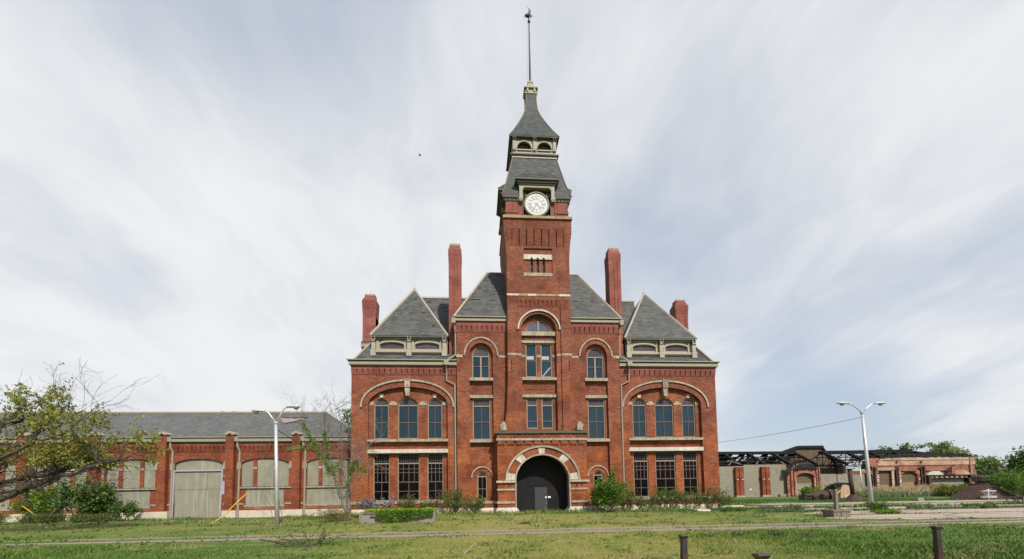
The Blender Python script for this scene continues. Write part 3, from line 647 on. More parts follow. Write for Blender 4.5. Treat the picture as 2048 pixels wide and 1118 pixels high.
# upper stage: swelling shaft with a deep corbel table
u = MB()
pr = ((19.8, 2.48, .0), (20.85, 2.55, .04), (21.95, 2.68, .14), (23.0, 2.69, .16))
def fy(z):
    for (za, ha, oa), (zb, hb, ob) in zip(pr, pr[1:]):
        if z <= zb: t = (z-za)/(zb-za); return -.9-(oa+(ob-oa)*t)
    return -1.06
for s_ in (-1, 1):
    for (za, ha, oa), (zb, hb, ob) in zip(pr, pr[1:]): u.hexa([(s_*2.07, fy(za), za), (s_*ha, fy(za), za), (s_*ha, 4.4+oa, za), (s_*2.07, 4.4+oa, za)], [(s_*2.07, fy(zb), zb), (s_*hb, fy(zb), zb), (s_*hb, 4.4+ob, zb), (s_*2.07, 4.4+ob, zb)])
u.wall(rect(-2.07, 2.07, 19.8, 20.9), [rect(-1.13, 1.13, 19.81, 20.70)], -.9, .1)
u.prismx([(-.9, 20.9), (-.62, 20.9), (-.62, 22.2), (fy(22.2), 22.2), (fy(22.95), 23.0), (3., 23.0), (3., 22.2), (-.5, 22.2), (-.5, 20.9)][::-1] if False else [(-.60, 20.9), (-.60, 22.2), (3., 22.2), (3., 20.9)], -2.07, 2.07)
u.prismx([(-1.05, 22.2), (-1.06, 23.0), (4.5, 23.0), (4.5, 22.2)], -2.07, 2.07)
n = 7; ww = 4.14/n
for k in range(n): u.prismx([(-.62, 20.93), (-.88, 20.93), (-1.045, 22.195), (-.62, 22.195)], -2.07+k*ww+.035, -2.07+(k+1)*ww-.035)
part('tower_corbels', 'brick', u)
sl = MB()
slits = [arched(c-.105, c+.105, 18.71, 19.86, .1, 8) for c in (-.5, -.02, .455)]
sl.wall(rect(-1.6, 1.6, 17.3, 19.8), [], -.899, .1) if False else None
sl.wall(rect(-1.13, 1.13, 18.45, 20.72), slits, -.80, .3)
part('slit_panel', 'brick', sl)
w2 = MB(); w2.box(-1.05, 1.0, -.45, -.4, 18.5, 20.2); part('interior_black_sheet', 'glass_black', w2)  # black sheet set behind the slits in place of the unlit inside
st = MB(); st.wall(rect(-1.13, 1.13, 19.78, 20.23), [], -.86, .1)
lin = [(-1.13, 20.23), (-1.13, 19.80)]
for c in (-.5, -.02, .455): lin += [(c-.105, 19.80)] + arc(c, 19.86, .105, .1, 8, 180, 0) + [(c+.105, 19.80)]
lin += [(1.13, 19.80), (1.13, 20.23)]
st = MB(); st.prism(lin, -.86, -.79); part('lintel', 'stone_white', st)
st = MB(); st.box(-1.15, 1.12, -.93, -.78, 18.45, 18.70); part('sill', 'stone', st)
for c in (-.5, -.02, .455): window(B, 1, c-.1, c+.1, 18.71, 19.84, -.6, .1, rails=(19.3,), fw=.025)
st = MB(); st.box(-2.5, -1.6, -.93, -.88, 16.84, 17.0); st.box(-.85, -.2, -.93, -.88, 16.84, 17.0); st.box(1.6, 2.49, -.93, -.88, 16.84, 17.0); part('stone_band', 'stone_white', st)
st = MB(); st.box(-1.6, -.85, -.93, -.88, 16.84, 17.0); st.box(-.2, 1.6, -.93, -.88, 16.84, 17.0); part('stone_band', 'stone_ochre', st)
fz = MB(); frieze(fz, -1.75, 1.70, -.77, 15.98, 16.62, .13, .345, .07, .08); part('corbel_frieze', 'brick', fz)
hd = MB(); hd.band(arc(-.02, 14.18, 1.69, 1.59, 32), arc(-.02, 14.18, 1.58, 1.48, 32), -.92, -.76); part('arch_hood', 'stone_white', hd)
ab = MB(); ab.band(arc(-.03, 14.2, 1.56, 1.46, 32), arc(-.04, 14.2, 1.36, 1.25, 32), -.80, -.75); part('arch_ring', 'brick', ab)
for z0, z1, nm, y0 in ((13.78, 14.10, 'sill', -.62), (13.22, 13.42, 'lintel', -.50), (10.22, 10.44, 'sill', -.72), (8.90, 9.12, 'lintel', -.55)):
    st = MB(); st.box(-1.40, 1.32, y0, -.36, z0, z1); part(nm, 'stone', st)
for a, b in ((-1.2, -.15), (.02, 1.1)):
    dn = MB(); dentils(dn, a, b, -.41, 13.46, 13.66); part('dentil_panel', 'brick_repointed', dn)
    dn = MB(); dentils(dn, a, b, -.41, 9.52, 9.86); part('dentil_panel', 'brick', dn)
for a, b, y in ((-2.5, -1.76, -.93), (-1.75, -1.40, -.80), (1.35, 1.70, -.80), (1.71, 2.52, -.93), (-.17, .11, -.44), (1.02, 1.30, -.44), (-1.38, -1.09, -.44)): st = MB(); st.box(a, b, y, y+.05, 12.10, 12.28); part('stone_band', 'stone', st)
for i, (a, b) in enumerate(((-1.06, -.18), (.13, 1.01))):
    wo = window(B, 1, a, b, 10.52, 13.2, -.3, 0, rails=(11.82,))
    pp = MB(); pp.box(a+.1, b-.22, -.284, -.275, 11.95, 12.22); pp.build('paper_notice', 'clock_gray', wo)
    if i: pp = MB(); pp.hexa([(a+.1, -.288, 10.62), (a+.2, -.288, 10.62), (a+.2, -.28, 10.62), (a+.1, -.28, 10.62)], [(b-.15, -.288, 11.35), (b-.08, -.288, 11.3), (b-.08, -.28, 11.3), (b-.15, -.28, 11.35)]); pp.build('white_lath', 'clock_gray', wo)
    window(B, 1, a, b, 6.46, 8.92, -.3, 0, rails=(7.05,), lead=8.28)
window(B, 1, -1.04, .98, 14.13, 14.16, -.3, .90, mull=(), lead=14.135, gl='glass_sky', leadgl='glass_sky', grid=.19)
lm = MB(); lm.box(-.09, .03, -.36, -.23, 14.14, 15.03); part('lunette_mullion', 'window_tan', lm)
slt = MB()
for x in (-2.2, 2.28): slt.box(x-.03, x+.03, -.905, -.85, 10.85, 11.7)
part('vent_slot', 'dark_void', slt)

# ---- clock stage and roofs of the tower
lg = MB(); lg.box(-2.75, 2.75, -1.20, 4.7, 23.0, 23.2); part('ledge', 'stone_ochre', lg)
bk = MB()
for s_ in (-1, 1):
    bk.box(s_*1.42, s_*2.48, -.80, 0., 23.2, 24.72); bk.box(s_*1.42, s_*2.53, -.86, 0., 23.62, 23.82); bk.box(s_*1.12, s_*1.42, -.76, 0., 23.2, 24.5); bk.box(s_*1.42, s_*1.5, -.84, -.7, 23.2, 24.6)
bk.box(-2.48, 2.48, 0., 4.3, 23.2, 24.72); part('clock_stage', 'brick_repointed', bk)
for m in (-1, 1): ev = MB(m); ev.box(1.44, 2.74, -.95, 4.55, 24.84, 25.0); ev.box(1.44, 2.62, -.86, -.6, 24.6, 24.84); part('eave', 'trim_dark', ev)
for x in (-2.5, -2.25, -1.95, -1.65, 1.65, 1.95, 2.25, 2.5):
    b_ = MB(); b_.prismx([(-.86, 24.62), (-1.0, 24.84), (-.6, 24.84), (-.6, 24.62)], x-.06, x+.06); part('bracket', 'trim_dark', b_)
TCY = 1.82
sk = MB()
for (ha, za), (hb, zb) in (((2.78, 25.0), (2.62, 25.5)), ((2.62, 25.5), (2.555, 25.70))):      # left open behind the clock
    for s_ in (-1, 1): sk.hexa([(s_*1.40, TCY-ha, za), (s_*ha, TCY-ha, za), (s_*ha, TCY+ha, za), (s_*1.40, TCY+ha, za)], [(s_*1.40, TCY-hb, zb), (s_*hb, TCY-hb, zb), (s_*hb, TCY+hb, zb), (s_*1.40, TCY+hb, zb)])
    sk.hexa([(-1.40, -.15, za), (1.40, -.15, za), (1.40, TCY+ha, za), (-1.40, TCY+ha, za)], [(-1.40, -.15, zb), (1.40, -.15, zb), (1.40, TCY+hb, zb), (-1.40, TCY+hb, zb)])
sk.loft([ring_sq(0, TCY, h, h, z) for h, z in ((2.555, 25.70), (2.46, 26.0), (2.28, 26.7), (2.08, 27.6), (1.88, 28.5), (1.79, 28.92))]); part('tower_skirt_roof', 'slate_tower', sk)
hp = MB()
for sx_ in (-1, 1): hp.tube([(sx_*h, TCY-h, z) for h, z in ((2.79, 25.0), (2.63, 25.5), (2.47, 26.0), (2.29, 26.7), (2.09, 27.6), (1.89, 28.5), (1.8, 28.92))], .05, 5)
for y_ in (-1, 1): hp.tube([(-h, TCY+y_*h, z) for h, z in ((2.79, 25.0), (2.47, 26.0), (2.09, 27.6), (1.8, 28.92))], .05, 5)
part('hip_flashing', 'copper_brown', hp)
hp = MB(); hp.box(-1.86, 1.86, TCY-1.86, TCY-1.7, 28.85, 28.93); part('ridge_cap', 'hip_metal', hp)
CZ = 24.38
def dormer(xf, front):
    """clock dormer in local axes: x along the face, y=0 at the tower's face, looking to -y"""
    d = MB(1, xf); d.loft([[(-1.74, -.52, 26.22), (1.74, -.52, 26.22), (1.74, 1.4, 26.22), (-1.74, 1.4, 26.22)], [(-1.02, .55, 27.35), (1.02, .55, 27.35), (1.02, 1.5, 27.35), (-1.02, 1.5, 27.35)]])
    do = part('dormer_roof', 'slate_tower', d)
    h = MB(1, xf)
    for s_ in (-1, 1): h.tube([(s_*1.74, -.52, 26.24), (s_*1.02, .55, 27.37)], .045, 5)
    h.build('hip_flashing', 'copper_brown', do)
    e = MB(1, xf); e.box(-1.74, 1.74, -.52, .9, 26.08, 26.21); e.box(-1.60, 1.60, -.38, .9, 25.92, 26.08); e.box(-1.5, 1.5, -.28, .9, 25.80, 25.92); e.build('dormer_cornice', 'trim_dark', do)
    f = MB(1, xf); f.box(-1.42, 1.42, -.20, .8, 25.62, 25.80)
    for s_ in (-1, 1):
        f.box(s_*1.14, s_*1.40, -.20, .5, 24.74, 25.62); f.box(s_*1.02, s_*1.14, -.18, .1, 25.5, 25.62); f.box(s_*1.10, s_*1.46, -.26, .3, 24.62, 24.74); f.box(s_*1.14, s_*1.42, -.22, .3, 24.5, 24.62)
    f.build('dormer_frame', 'trim', do)
    return do
dormer(Matrix.Translation((0, -.85, 0)), True)
dormer(Matrix.Translation((-2.5, TCY, 0)) @ Matrix.Rotation(-pi/2, 4, 'Z'), False)
dormer(Matrix.Translation((2.5, TCY, 0)) @ Matrix.Rotation(pi/2, 4, 'Z'), False)
cb = MB(); cb.box(-1.12, 1.12, -.30, -.2, 23.2, 25.62); cb.lathe([(1.0, -.31), (1.0, -.62), (.9, -.63)], (-.02, 0, CZ), 40, 'y'); cbo = part('clock', 'trim_dark', cb)  # backing plate coloured dark for the shade under the dormer hood
v_ = MB(); v_.box(-1.135, -1.08, -.84, -.30, 23.2, 25.62); v_.box(1.08, 1.135, -.84, -.30, 23.2, 25.62); v_.box(-1.08, 1.08, -.7, -.30, 25.55, 25.62); v_.build('clock_surround', 'trim_dark', cbo)
rg = MB(); rg.lathe([(1.05, .3), (1.05, -.20), (1.0, -.27), (.93, -.27), (.90, -.24), (.89, -.20)], (-.02, -.62, CZ), 48, 'y'); rg.build('bezel', 'bronze', cbo, smooth=False)
fc = MB(); fc.lathe([(.90, -.1), (.90, -.20), (0.001, -.201)], (-.02, -.62, CZ), 48, 'y'); fc.build('clock_face', 'clock_white', cbo)
def ann(mb, r0, r1, y, n=48):
    P0 = [mb.pt(-.02+r0*cos(2*pi*k/n), y, CZ+r0*sin(2*pi*k/n)) for k in range(n)]; P1 = [mb.pt(-.02+r1*cos(2*pi*k/n), y, CZ+r1*sin(2*pi*k/n)) for k in range(n)]
    for k in range(n): mb.f.append([P0[k], P0[(k+1) % n], P1[(k+1) % n], P1[k]])
rn = MB(); ann(rn, .40, .42, -.83); ann(rn, .71, .73, -.83)
NUM = ['XII', 'I', 'II', 'III', 'IV', 'V', 'VI', 'VII', 'VIII', 'IX', 'X', 'XI']
def stroke(mb, a, x0, r0, x1, r1, wd):
    ca, sa = cos(a), sin(a)
    def P(x, r): return (-.02 + r*sa + x*ca, -.832, CZ + r*ca - x*sa)
    L = math.hypot(x1-x0, r1-r0); nx, nr = (r1-r0)/L*wd/2, -(x1-x0)/L*wd/2
    mb.face([P(x0+nx, r0+nr), P(x1+nx, r1+nr), P(x1-nx, r1-nr), P(x0-nx, r0-nr)])
for k, s_ in enumerate(NUM):
    a = 2*pi*k/12; wid = {'I': .05, 'V': .12, 'X': .12}; tot = sum(wid[c] for c in s_); x = -tot/2
    for c in s_:
        q = wid[c]; c0 = x+q/2
        if c == 'I': stroke(rn, a, c0, .43, c0, .69, .026)
        elif c == 'V': stroke(rn, a, c0, .43, c0-.045, .69, .026); stroke(rn, a, c0, .43, c0+.045, .69, .022)
        else: stroke(rn, a, c0-.045, .43, c0+.045, .69, .026); stroke(rn, a, c0+.045, .43, c0-.045, .69, .022)
        x += q
rn.build('numerals', 'clock_gray', cbo)
for a, L, wd in ((radians(214), .66, .05), (radians(133), .50, .06)):     # 4:35
    h = MB(); s0, c0 = sin(a), cos(a); pts = []
    for r, q in ((-.2, .03), (-.14, .05), (0, .03), (L*.75, wd*.5), (L, .012)): pts.append((r, q))
    pol = [(-.02+r*s0+q*c0, CZ+r*c0-q*s0) for r, q in pts] + [(-.02+r*s0-q*c0, CZ+r*c0+q*s0) for r, q in pts[::-1]]
    h.prism(pol, -.86 if L > .6 else -.845, -.85 if L > .6 else -.835); h.build('clock_hand', 'clock_gray', cbo)
for sx_ in (-1, 1):
    for zz_ in (23.42, 25.28):
        k = MB(); k.lathe([(.15, 0), (.15, -.06), (.09, -.07), (.085, 0)], (sx_*.93, -.62, zz_), 16, 'y'); ko = k.build('corner_roundel', 'bronze', cbo)
        k = MB(); k.lathe([(.085, 0), (.085, -.02), (.001, -.021)], (sx_*.93, -.63, zz_), 16, 'y'); k.build('roundel_eye', 'dark_void', ko)

# belfry
bc = MB()
for h, z0, z1 in ((2.0, 29.06, 29.16), (1.93, 28.98, 29.06), (1.86, 28.90, 28.98)): bc.loft([ring_sq(0, TCY+.05, h, h, z0), ring_sq(0, TCY+.05, h, h, z1)])
part('belfry_cornice', 'trim_dark', bc)
by = .12
bf = MB(); bf.wall(rect(-1.78, 1.80, 29.16, 30.5), [arched(-1.42, -.24, 29.66, 29.75, .60), arched(.26, 1.43, 29.66, 29.75, .60)], by, .3); bf.box(-1.78, -1.7, by+.3, 3.7, 29.16, 30.5); bf.box(1.72, 1.8, by+.3, 3.7, 29.16, 30.5); bf.box(-1.7, 1.72, 3.6, 3.7, 29.16, 30.5)
part('belfry', 'trim', bf)
lv = MB()
for a, b in ((-1.42, -.24), (.26, 1.43)):
    lv.box(a, b, by+.25, by+.3, 29.6, 30.4)
    for k in range(6): lv.box(a, b, by+.14, by+.26, 29.66+.12*k, 29.69+.12*k)
part('louvre', 'louver', lv)
bp = MB()
for x in (-1.64, .02, 1.68): bp.box(x-.14, x+.14, by-.12, by, 29.55, 30.42); bp.box(x-.06, x+.06, by-.15, by-.12, 29.66, 30.3); bp.box(x-.17, x+.17, by-.16, by, 30.42, 30.48)
bp.box(-1.42, -.2, by-.09, by, 29.55, 29.65); bp.box(.24, 1.45, by-.09, by, 29.55, 29.65)
for c in (-.83, .845): bp.band(arc(c, 29.75, .66, .68, 18), arc(c, 29.75, .58, .60, 18), by-.05, by)
part('belfry_pilasters', 'trim', bp)
ev = MB(); ev.box(-1.95, 1.97, by-.02, 3.9, 30.48, 30.62)
for x in (-1.64, .02, 1.68):
    for q in (-.09, .09): ev.prismx([(by-.28, 30.62), (by-.28, 30.48), (by-.1, 30.3), (by, 30.3), (by, 30.62)], x+q-.05, x+q+.05)
ev.box(-2.06, 2.08, -.12, 4.05, 30.62, 30.68); part('eave', 'trim_dark', ev)
SC = 1.93
sp = MB(); PR2 = ((2.07, 30.68), (1.62, 31.55), (1.15, 32.6), (.74, 33.6), (.54, 34.25), (.47, 34.8), (.44, 35.3), (.44, 35.85))
sp.loft([ring_sq(.01, SC, h, h, z) for h, z in PR2]); part('spire_roof', 'slate_tower', sp)
hp = MB()
for sx_ in (-1, 1):
    for sy in (-1, 1): hp.tube([(.01+sx_*h, SC+sy*h, z) for h, z in PR2], .045, 5)
part('hip_flashing', 'copper_brown', hp)
cp = MB()
for h, z0, z1 in ((.50, 35.85, 35.95), (.46, 35.95, 36.3), (.60, 36.3, 36.4), (.55, 36.4, 36.46)): cp.loft([ring_sq(.01, SC, h, h, z0), ring_sq(.01, SC, h, h, z1)])
cp.loft([ring_sq(.01, SC, h, h, z) for h, z in ((.34, 36.46), (.21, 37.08))]); cp.loft([ring_sq(.01, SC, h, h, z) for h, z in ((.25, 37.08), (.25, 37.2))]); cp.loft([ring_sq(.01, SC, h, h, z) for h, z in ((.14, 37.2), (.10, 37.36))])
for s_ in (-.3, .3):
    for a in range(4):
        x, y = ((s_, -.5), (.5, s_), (s_, .5), (-.5, s_))[a]; cp.box(.01+x-.07, .01+x+.07, SC+y-.07, SC+y+.07, 36.0, 36.3)
part('spire_cap', 'trim', cp)
pl = MB(); pl.lathe([(.10, 37.3), (.085, 39), (.065, 41), (.05, 42.8), (.05, 42.9), (.11, 42.95), (.13, 43.02), (.11, 43.1), (.04, 43.16), (.03, 43.3)], (.01, SC, 0), 10); po = part('spire_pole', 'iron_dark', pl)
wv = MB()      # gilt-less bird vane: body, raised wing, tail
wv.lathe([(.005, -.30), (.09, -.22), (.15, -.08), (.14, .06), (.08, .2), (.02, .32)], (-.08, SC, 43.58), 8, 'x')
wv.hexa([(-.12, SC-.05, 43.62), (.16, SC-.05, 43.75), (.16, SC+.03, 43.75), (-.12, SC+.03, 43.62)], [(.02, SC-.1, 44.1), (.17, SC-.1, 44.0), (.17, SC-.06, 44.0), (.02, SC-.06, 44.1)])
wv.hexa([(.02, SC-.1, 44.1), (.17, SC-.1, 44.0), (.17, SC-.06, 44.0), (.02, SC-.06, 44.1)], [(-.15, SC-.12, 44.30), (-.13, SC-.12, 44.26), (-.13, SC-.1, 44.26), (-.15, SC-.1, 44.30)])
wv.hexa([(.05, SC-.03, 43.5), (.12, SC-.03, 43.35), (.12, SC+.03, 43.35), (.05, SC+.03, 43.5)], [(.25, SC-.02, 43.7), (.32, SC-.02, 43.62), (.32, SC+.02, 43.62), (.25, SC+.02, 43.7)])
wv.tube([(.0, SC, 43.15), (-.02, SC, 43.5)], .05, 6); wv.tube([(-.5, SC, 43.44), (.42, SC, 43.54)], .013, 5); wv.build('weathervane', 'iron_dark', po)
hl = MB(); hl.tube([(-.14, SC-.1, 43.0), (-.2, SC-.1, 40), (-.22, SC-.2, 36.4)], .008, 4); hl.build('halyard', 'wire', po)

# ---- entrance portal
p = MB(); PY = -1.28
od = arched(-2.13, 2.09, .0, 2.45, 1.97, 36)
p.wall(rect(-3.42, 3.37, .3, 5.3), [od[0:2] + od[2:]], PY, 1.6) if False else None
ow = [(-3.42, .35), (-2.13, .35)] + arc(-.02, 2.45, 2.11, 1.97, 36, 180, 0) + [(2.09, .35), (3.37, .35), (3.37, 5.25), (-3.42, 5.25)]
p.wall(ow, [], PY, .1)
jp = [(-2.13, 0)] + arc(-.02, 2.45, 2.11, 1.97, 36, 180, 0) + [(2.09, 0)]
for a, b in zip(jp, jp[1:]): p.face([(a[0], PY, a[1]), (b[0], PY, b[1]), (b[0], .4, b[1]), (a[0], .4, a[1])])
p.box(-3.42, -3.2, PY+.001, -.2, .3, 5.25); p.box(3.15, 3.37, PY+.001, -.2, .3, 5.25)
p.box(-3.42, 3.37, PY, -.3, 5.25, 5.42)
for k in range(10):
    c = -3.1+k*.68; p.prismx([(PY, 5.02), (PY-.10, 5.16), (PY-.10, 5.40), (PY, 5.40)], c-.25, c+.25)
p.box(-3.44, 3.39, PY-.05, -.3, 5.60, 5.96)
for k in range(8):
    c = -2.95+k*.84; p.box(c-.26, c-.14, PY-.10, PY-.04, 5.70, 5.90); p.box(c+.02, c+.14, PY-.10, PY-.04, 5.70, 5.90)
part('portal_wall', 'brick', p)
s = MB(); s.box(-3.5, 3.45, PY-.14, -.3, 5.43, 5.59); part('stone_band', 'stone', s)
s = MB(); s.box(-3.58, 3.53, PY-.20, -.3, 5.97, 6.06); s.prismx([(PY-.2, 6.062), (PY-.2, 6.10), (-.85, 6.24), (-.85, 6.062)], -3.58, 3.53); part('portal_coping', 'trim_dark', s)
hd = MB(); hd.band([(-2.84, 2.36)]+arc(-.01, 2.45, 2.83, 2.60, 40)+[(2.82, 2.36)], [(-2.70, 2.36)]+arc(-.01, 2.45, 2.69, 2.46, 40)+[(2.68, 2.36)], PY-.12, PY+.02); part('arch_hood', 'stone', hd)
ln = MB(); ln.band([(-2.13, .35)]+arc(-.02, 2.45, 2.11, 1.97, 36)+[(2.09, .35)], [(-2.02, .35)]+arc(-.02, 2.45, 2.0, 1.87, 36)+[(1.98, .35)], PY-.04, PY+.45); part('arch_lining', 'stone', ln)
for a0, a1 in ((86, 97), (40, 54), (126, 140), (0, 13), (167, 180)):
    v = MB(); v.band(arc(-.01, 2.45, 2.69, 2.46, 4, a1, a0), arc(-.02, 2.45, 2.12, 1.98, 4, a1, a0), PY-.035, PY+.02); part('voussoir', 'stone_white', v)
for m in (-1, 1):
    s = MB(m); s.prismx([(PY-.16, 2.26), (PY-.16, 2.34), (PY-.05, 2.42), (PY+.3, 2.42), (PY+.3, 2.26)], 2.06, 3.52); part('impost_stone', 'stone', s)
    s = MB(m); s.box(2.10, 3.47, PY-.07, PY+.3, 1.69, 1.82); part('string_course', 'stone', s)
    s = MB(m); s.box(2.10, 3.49, PY-.08, PY+.3, .72, .88); part('string_course', 'stone', s)
    s = MB(m); s.loft([[(1.86, PY-.22, -.1), (3.62, PY-.22, -.1), (3.62, -.2, -.1), (1.86, -.2, -.1)], [(1.86, PY-.20, .18), (3.6, PY-.20, .18), (3.6, -.2, .18), (1.86, -.2, .18)], [(2.03, PY-.07, .42), (3.46, PY-.07, .42), (3.46, -.2, .42), (2.03, -.2, .42)]]); part('plinth', 'stone_white', s)
    for x in (2.55, 2.95): s = MB(m); s.box(x-.03, x+.03, PY-.01, PY+.02, 1.95, 2.12); part('vent_slot', 'dark_void', s)
    s = MB(m); s.prism([(2.70, 6.22), (3.14, 6.22), (3.10, 6.35), (3.2, 6.62), (2.96, 6.90), (2.86, 6.90), (2.72, 6.62)], -1.25, -.88); part('finial', 'stone', s)
bp = MB(); bp.prism([(-2.3, 0), (-2.3, 4.6), (2.3, 4.6), (2.3, 0)], .30, .36); bpo = part('entrance_panel', 'board_black', bp)
s = MB(); s.box(-1.0, .35, .27, .30, 2.02, 3.1); s.build('brown_board', 'board_black', bpo)
dr = MB(); dr.box(-.46, .52, .25, .30, .02, 1.93); do = part('door', 'door_steel', dr)
s = MB(); s.box(.36, .46, .235, .25, 1.06, 1.19); s.build('door_sticker', 'white_paint', do)
s = MB(); s.lathe([(.045, 0), (.045, -.05), (.001, -.055)], (.42, .25, .78), 10, 'y'); s.box(.36, .48, .22, .25, .60, .68); s.build('door_lock', 'bronze', do)
s = MB(); s.box(.58, .80, .285, .30, 1.07, 1.20); part('wall_sign', 'white_paint', s)
s = MB(); s.box(-1.95, 1.9, -1.5, .3, -.05, .03); part('door_step', 'concrete', s)
# ------------------------------------------------------------------ long brick workshop on the left
F = empty('brick_workshop', (-27, 4, -.2), 'long low red brick workshop with boarded arched bays and a gray slate roof', 'building')
GZ = -.2; FY = 4.0; BX = [-17.25, -22.52, -27.78, -33.05, -38.32, -43.6, -48.9, -54.1]
def fpart(name, m, mb, par=None, label=None): return mb.build(name, m, par or F, False, label)
w = MB(); holes = []
for i, c in enumerate(BX):
    if i == 2: holes.append(arched(c-1.88, c+1.88, GZ+.02, 4.22, .50, 18))
    else: holes.append(arched(c-1.90, c+1.90, .80, 4.20, .50, 18))
w.wall([(-57, GZ-.2), (-14.52, GZ-.2), (-14.52, 6.1), (-57, 6.1)], holes, FY, .30)
w.box(-57, -14.52, FY+.6, FY+.7, GZ-.2, 6.1); w.box(-57, -56.8, FY, 17, -.4, 6.1); w.box(-57, -14.6, 16.8, 17, -.4, 6.1)
fpart('wall', 'brick_wing', w)
for i, c in enumerate(BX):
    a, b = c-1.90, c+1.90
    if i == 2:
        d = MB(); d.prism([(a, 3.70), (b, 3.70)] + arc(c, 4.22, 1.9, .50, 18, 0, 180), FY+.16, FY+.2); fpart('arch_board', 'board', d)
        d = MB(); d.box(c-1.84, c+1.80, FY+.06, FY+.14, GZ, 3.66); do = fpart('boarded_door', 'board', d)
        s = MB(); s.box(c-1.84, c+.65, FY+.05, FY+.062, 2.14, 2.17); s.box(c+.64, c+.66, FY+.05, FY+.062, 2.14, 3.66); s.box(c+.66, c+1.8, FY+.05, FY+.062, 2.18, 2.20); s.box(c-1.84, c+1.8, FY-.0, FY+.062, 3.62, 3.66); s.build('panel_joint', 'board_line', do)
        s = MB(); s.box(c-.36, c-.33, FY+.05, FY+.062, GZ, 2.12); s.box(c+.72, c+.75, FY+.05, FY+.062, GZ, 2.12); s.build('panel_joint', 'board_seam', do)
        s = MB(); s.box(c-2.0, c+1.96, FY-.06, FY+.2, 3.66, 3.76)
        s.hexa([(c-2.02, FY-.05, GZ), (c-1.90, FY-.05, GZ), (c-1.90, FY+.1, GZ), (c-2.02, FY+.1, GZ)], [(c-1.95, FY-.05, 3.66), (c-1.84, FY-.05, 3.66), (c-1.84, FY+.1, 3.66), (c-1.95, FY+.1, 3.66)])
        s.hexa([(c+1.70, FY-.05, GZ), (c+1.82, FY-.05, GZ), (c+1.82, FY+.1, GZ), (c+1.70, FY+.1, GZ)], [(c+1.82, FY-.05, 3.66), (c+1.93, FY-.05, 3.66), (c+1.93, FY+.1, 3.66), (c+1.82, FY+.1, 3.66)])
        s.box(c-2.16, c-1.93, FY-.02, FY+.1, 1.75, 2.84); s.box(c+1.88, c+2.18, FY-.02, FY+.1, 1.75, 2.84); s.box(c+1.88, c+2.12, FY-.03, FY+.1, 3.22, 3.30); s.box(c-2.1, c-1.9, FY-.03, FY+.1, 3.22, 3.30); fpart('door_frame', 'lavender', s)
    else:
        for k, (p, q) in enumerate(((a, c-.98), (c-.66, c+.66), (c+.98, b))):
            zt = lambda x: 4.20+.5*sqrt(max(0, 1-((x-c)/1.9)**2))
            n = 8; top = [(p+(q-p)*j/n, zt(p+(q-p)*j/n)) for j in range(n+1)]
            d = MB(); d.prism([(p, 2.30), (q, 2.30)] + top[::-1], FY+.13, FY+.17); fpart('boarded_window', 'board', d)
        for p in (c-.98, c+.66):
            d = MB(); d.box(p, p+.32, FY+.06, FY+.2, 2.3, 4.66); fpart('mullion', 'brick_wing', d)
            d = MB(); d.box(p, p+.32, FY+.04, FY+.2, 3.80, 3.98); fpart('mullion_block', 'stone', d)
        d = MB(); d.box(c-2.1, c+2.15, FY-.10, FY+.2, 2.20, 2.30); fpart('sill', 'stone', d)
        d = MB(); d.box(c-2.08, c+2.1, FY-.06, FY+.2, 2.30, 2.36); fpart('painted_sill_shadow', 'trim_dark', d)  # dark strip coloured in as a shadow line over the sill
        full = i == 0
        p, q = (c-1.9, c+1.9) if full else (c-1.52, c+1.52)
        d = MB(); d.box(p, q, FY+.05, FY+.2, .82, 2.19); bo = fpart('boarded_panel', 'board', d)
        s = MB()
        for t in (.35, .68): s.box(p+(q-p)*t-.012, p+(q-p)*t+.012, FY+.04, FY+.052, .84, 2.18)
        s.build('panel_joint', 'board_seam', bo)
        if not full:
            for e, g in ((a, p), (q, b)): d = MB(); d.box(e, g, FY+.02, FY+.2, .8, 2.19); fpart('brick_infill', 'brick_wing', d)
        d = MB(); d.box(p-.1, q+.1, FY-.05, FY+.15, .70, .82); fpart('sill', 'stone', d)
        d = MB(); d.box(p-.05, q+.05, FY-.03, FY+.1, .45, .70); fpart('brick_base', 'brick_ruin', d)
    ar = MB(); ar.band(arc(c, 3.9, 2.35, 1.22, 20, 155, 25), arc(c, 4.21, 1.9, .50, 20, 168, 12), FY-.02, FY+.02); fpart('arch_ring', 'brick_wing', ar)
    for e in (-1, 1):
        im = MB(); im.prism([(c+e*1.9, 3.82), (c+e*2.24, 3.82), (c+e*2.24, 4.28), (c+e*2.03, 4.48), (c+e*1.9, 4.24)], FY-.04, FY+.1); fpart('impost_stone', 'stone', im)
    fz = MB(); frieze(fz, c-2.3, c+2.3, FY, 5.20, 5.95, .16, .35, .07, .24); fpart('corbel_frieze', 'brick_wing', fz)
PX = [-14.95+.0]+[c-2.65 for c in BX]
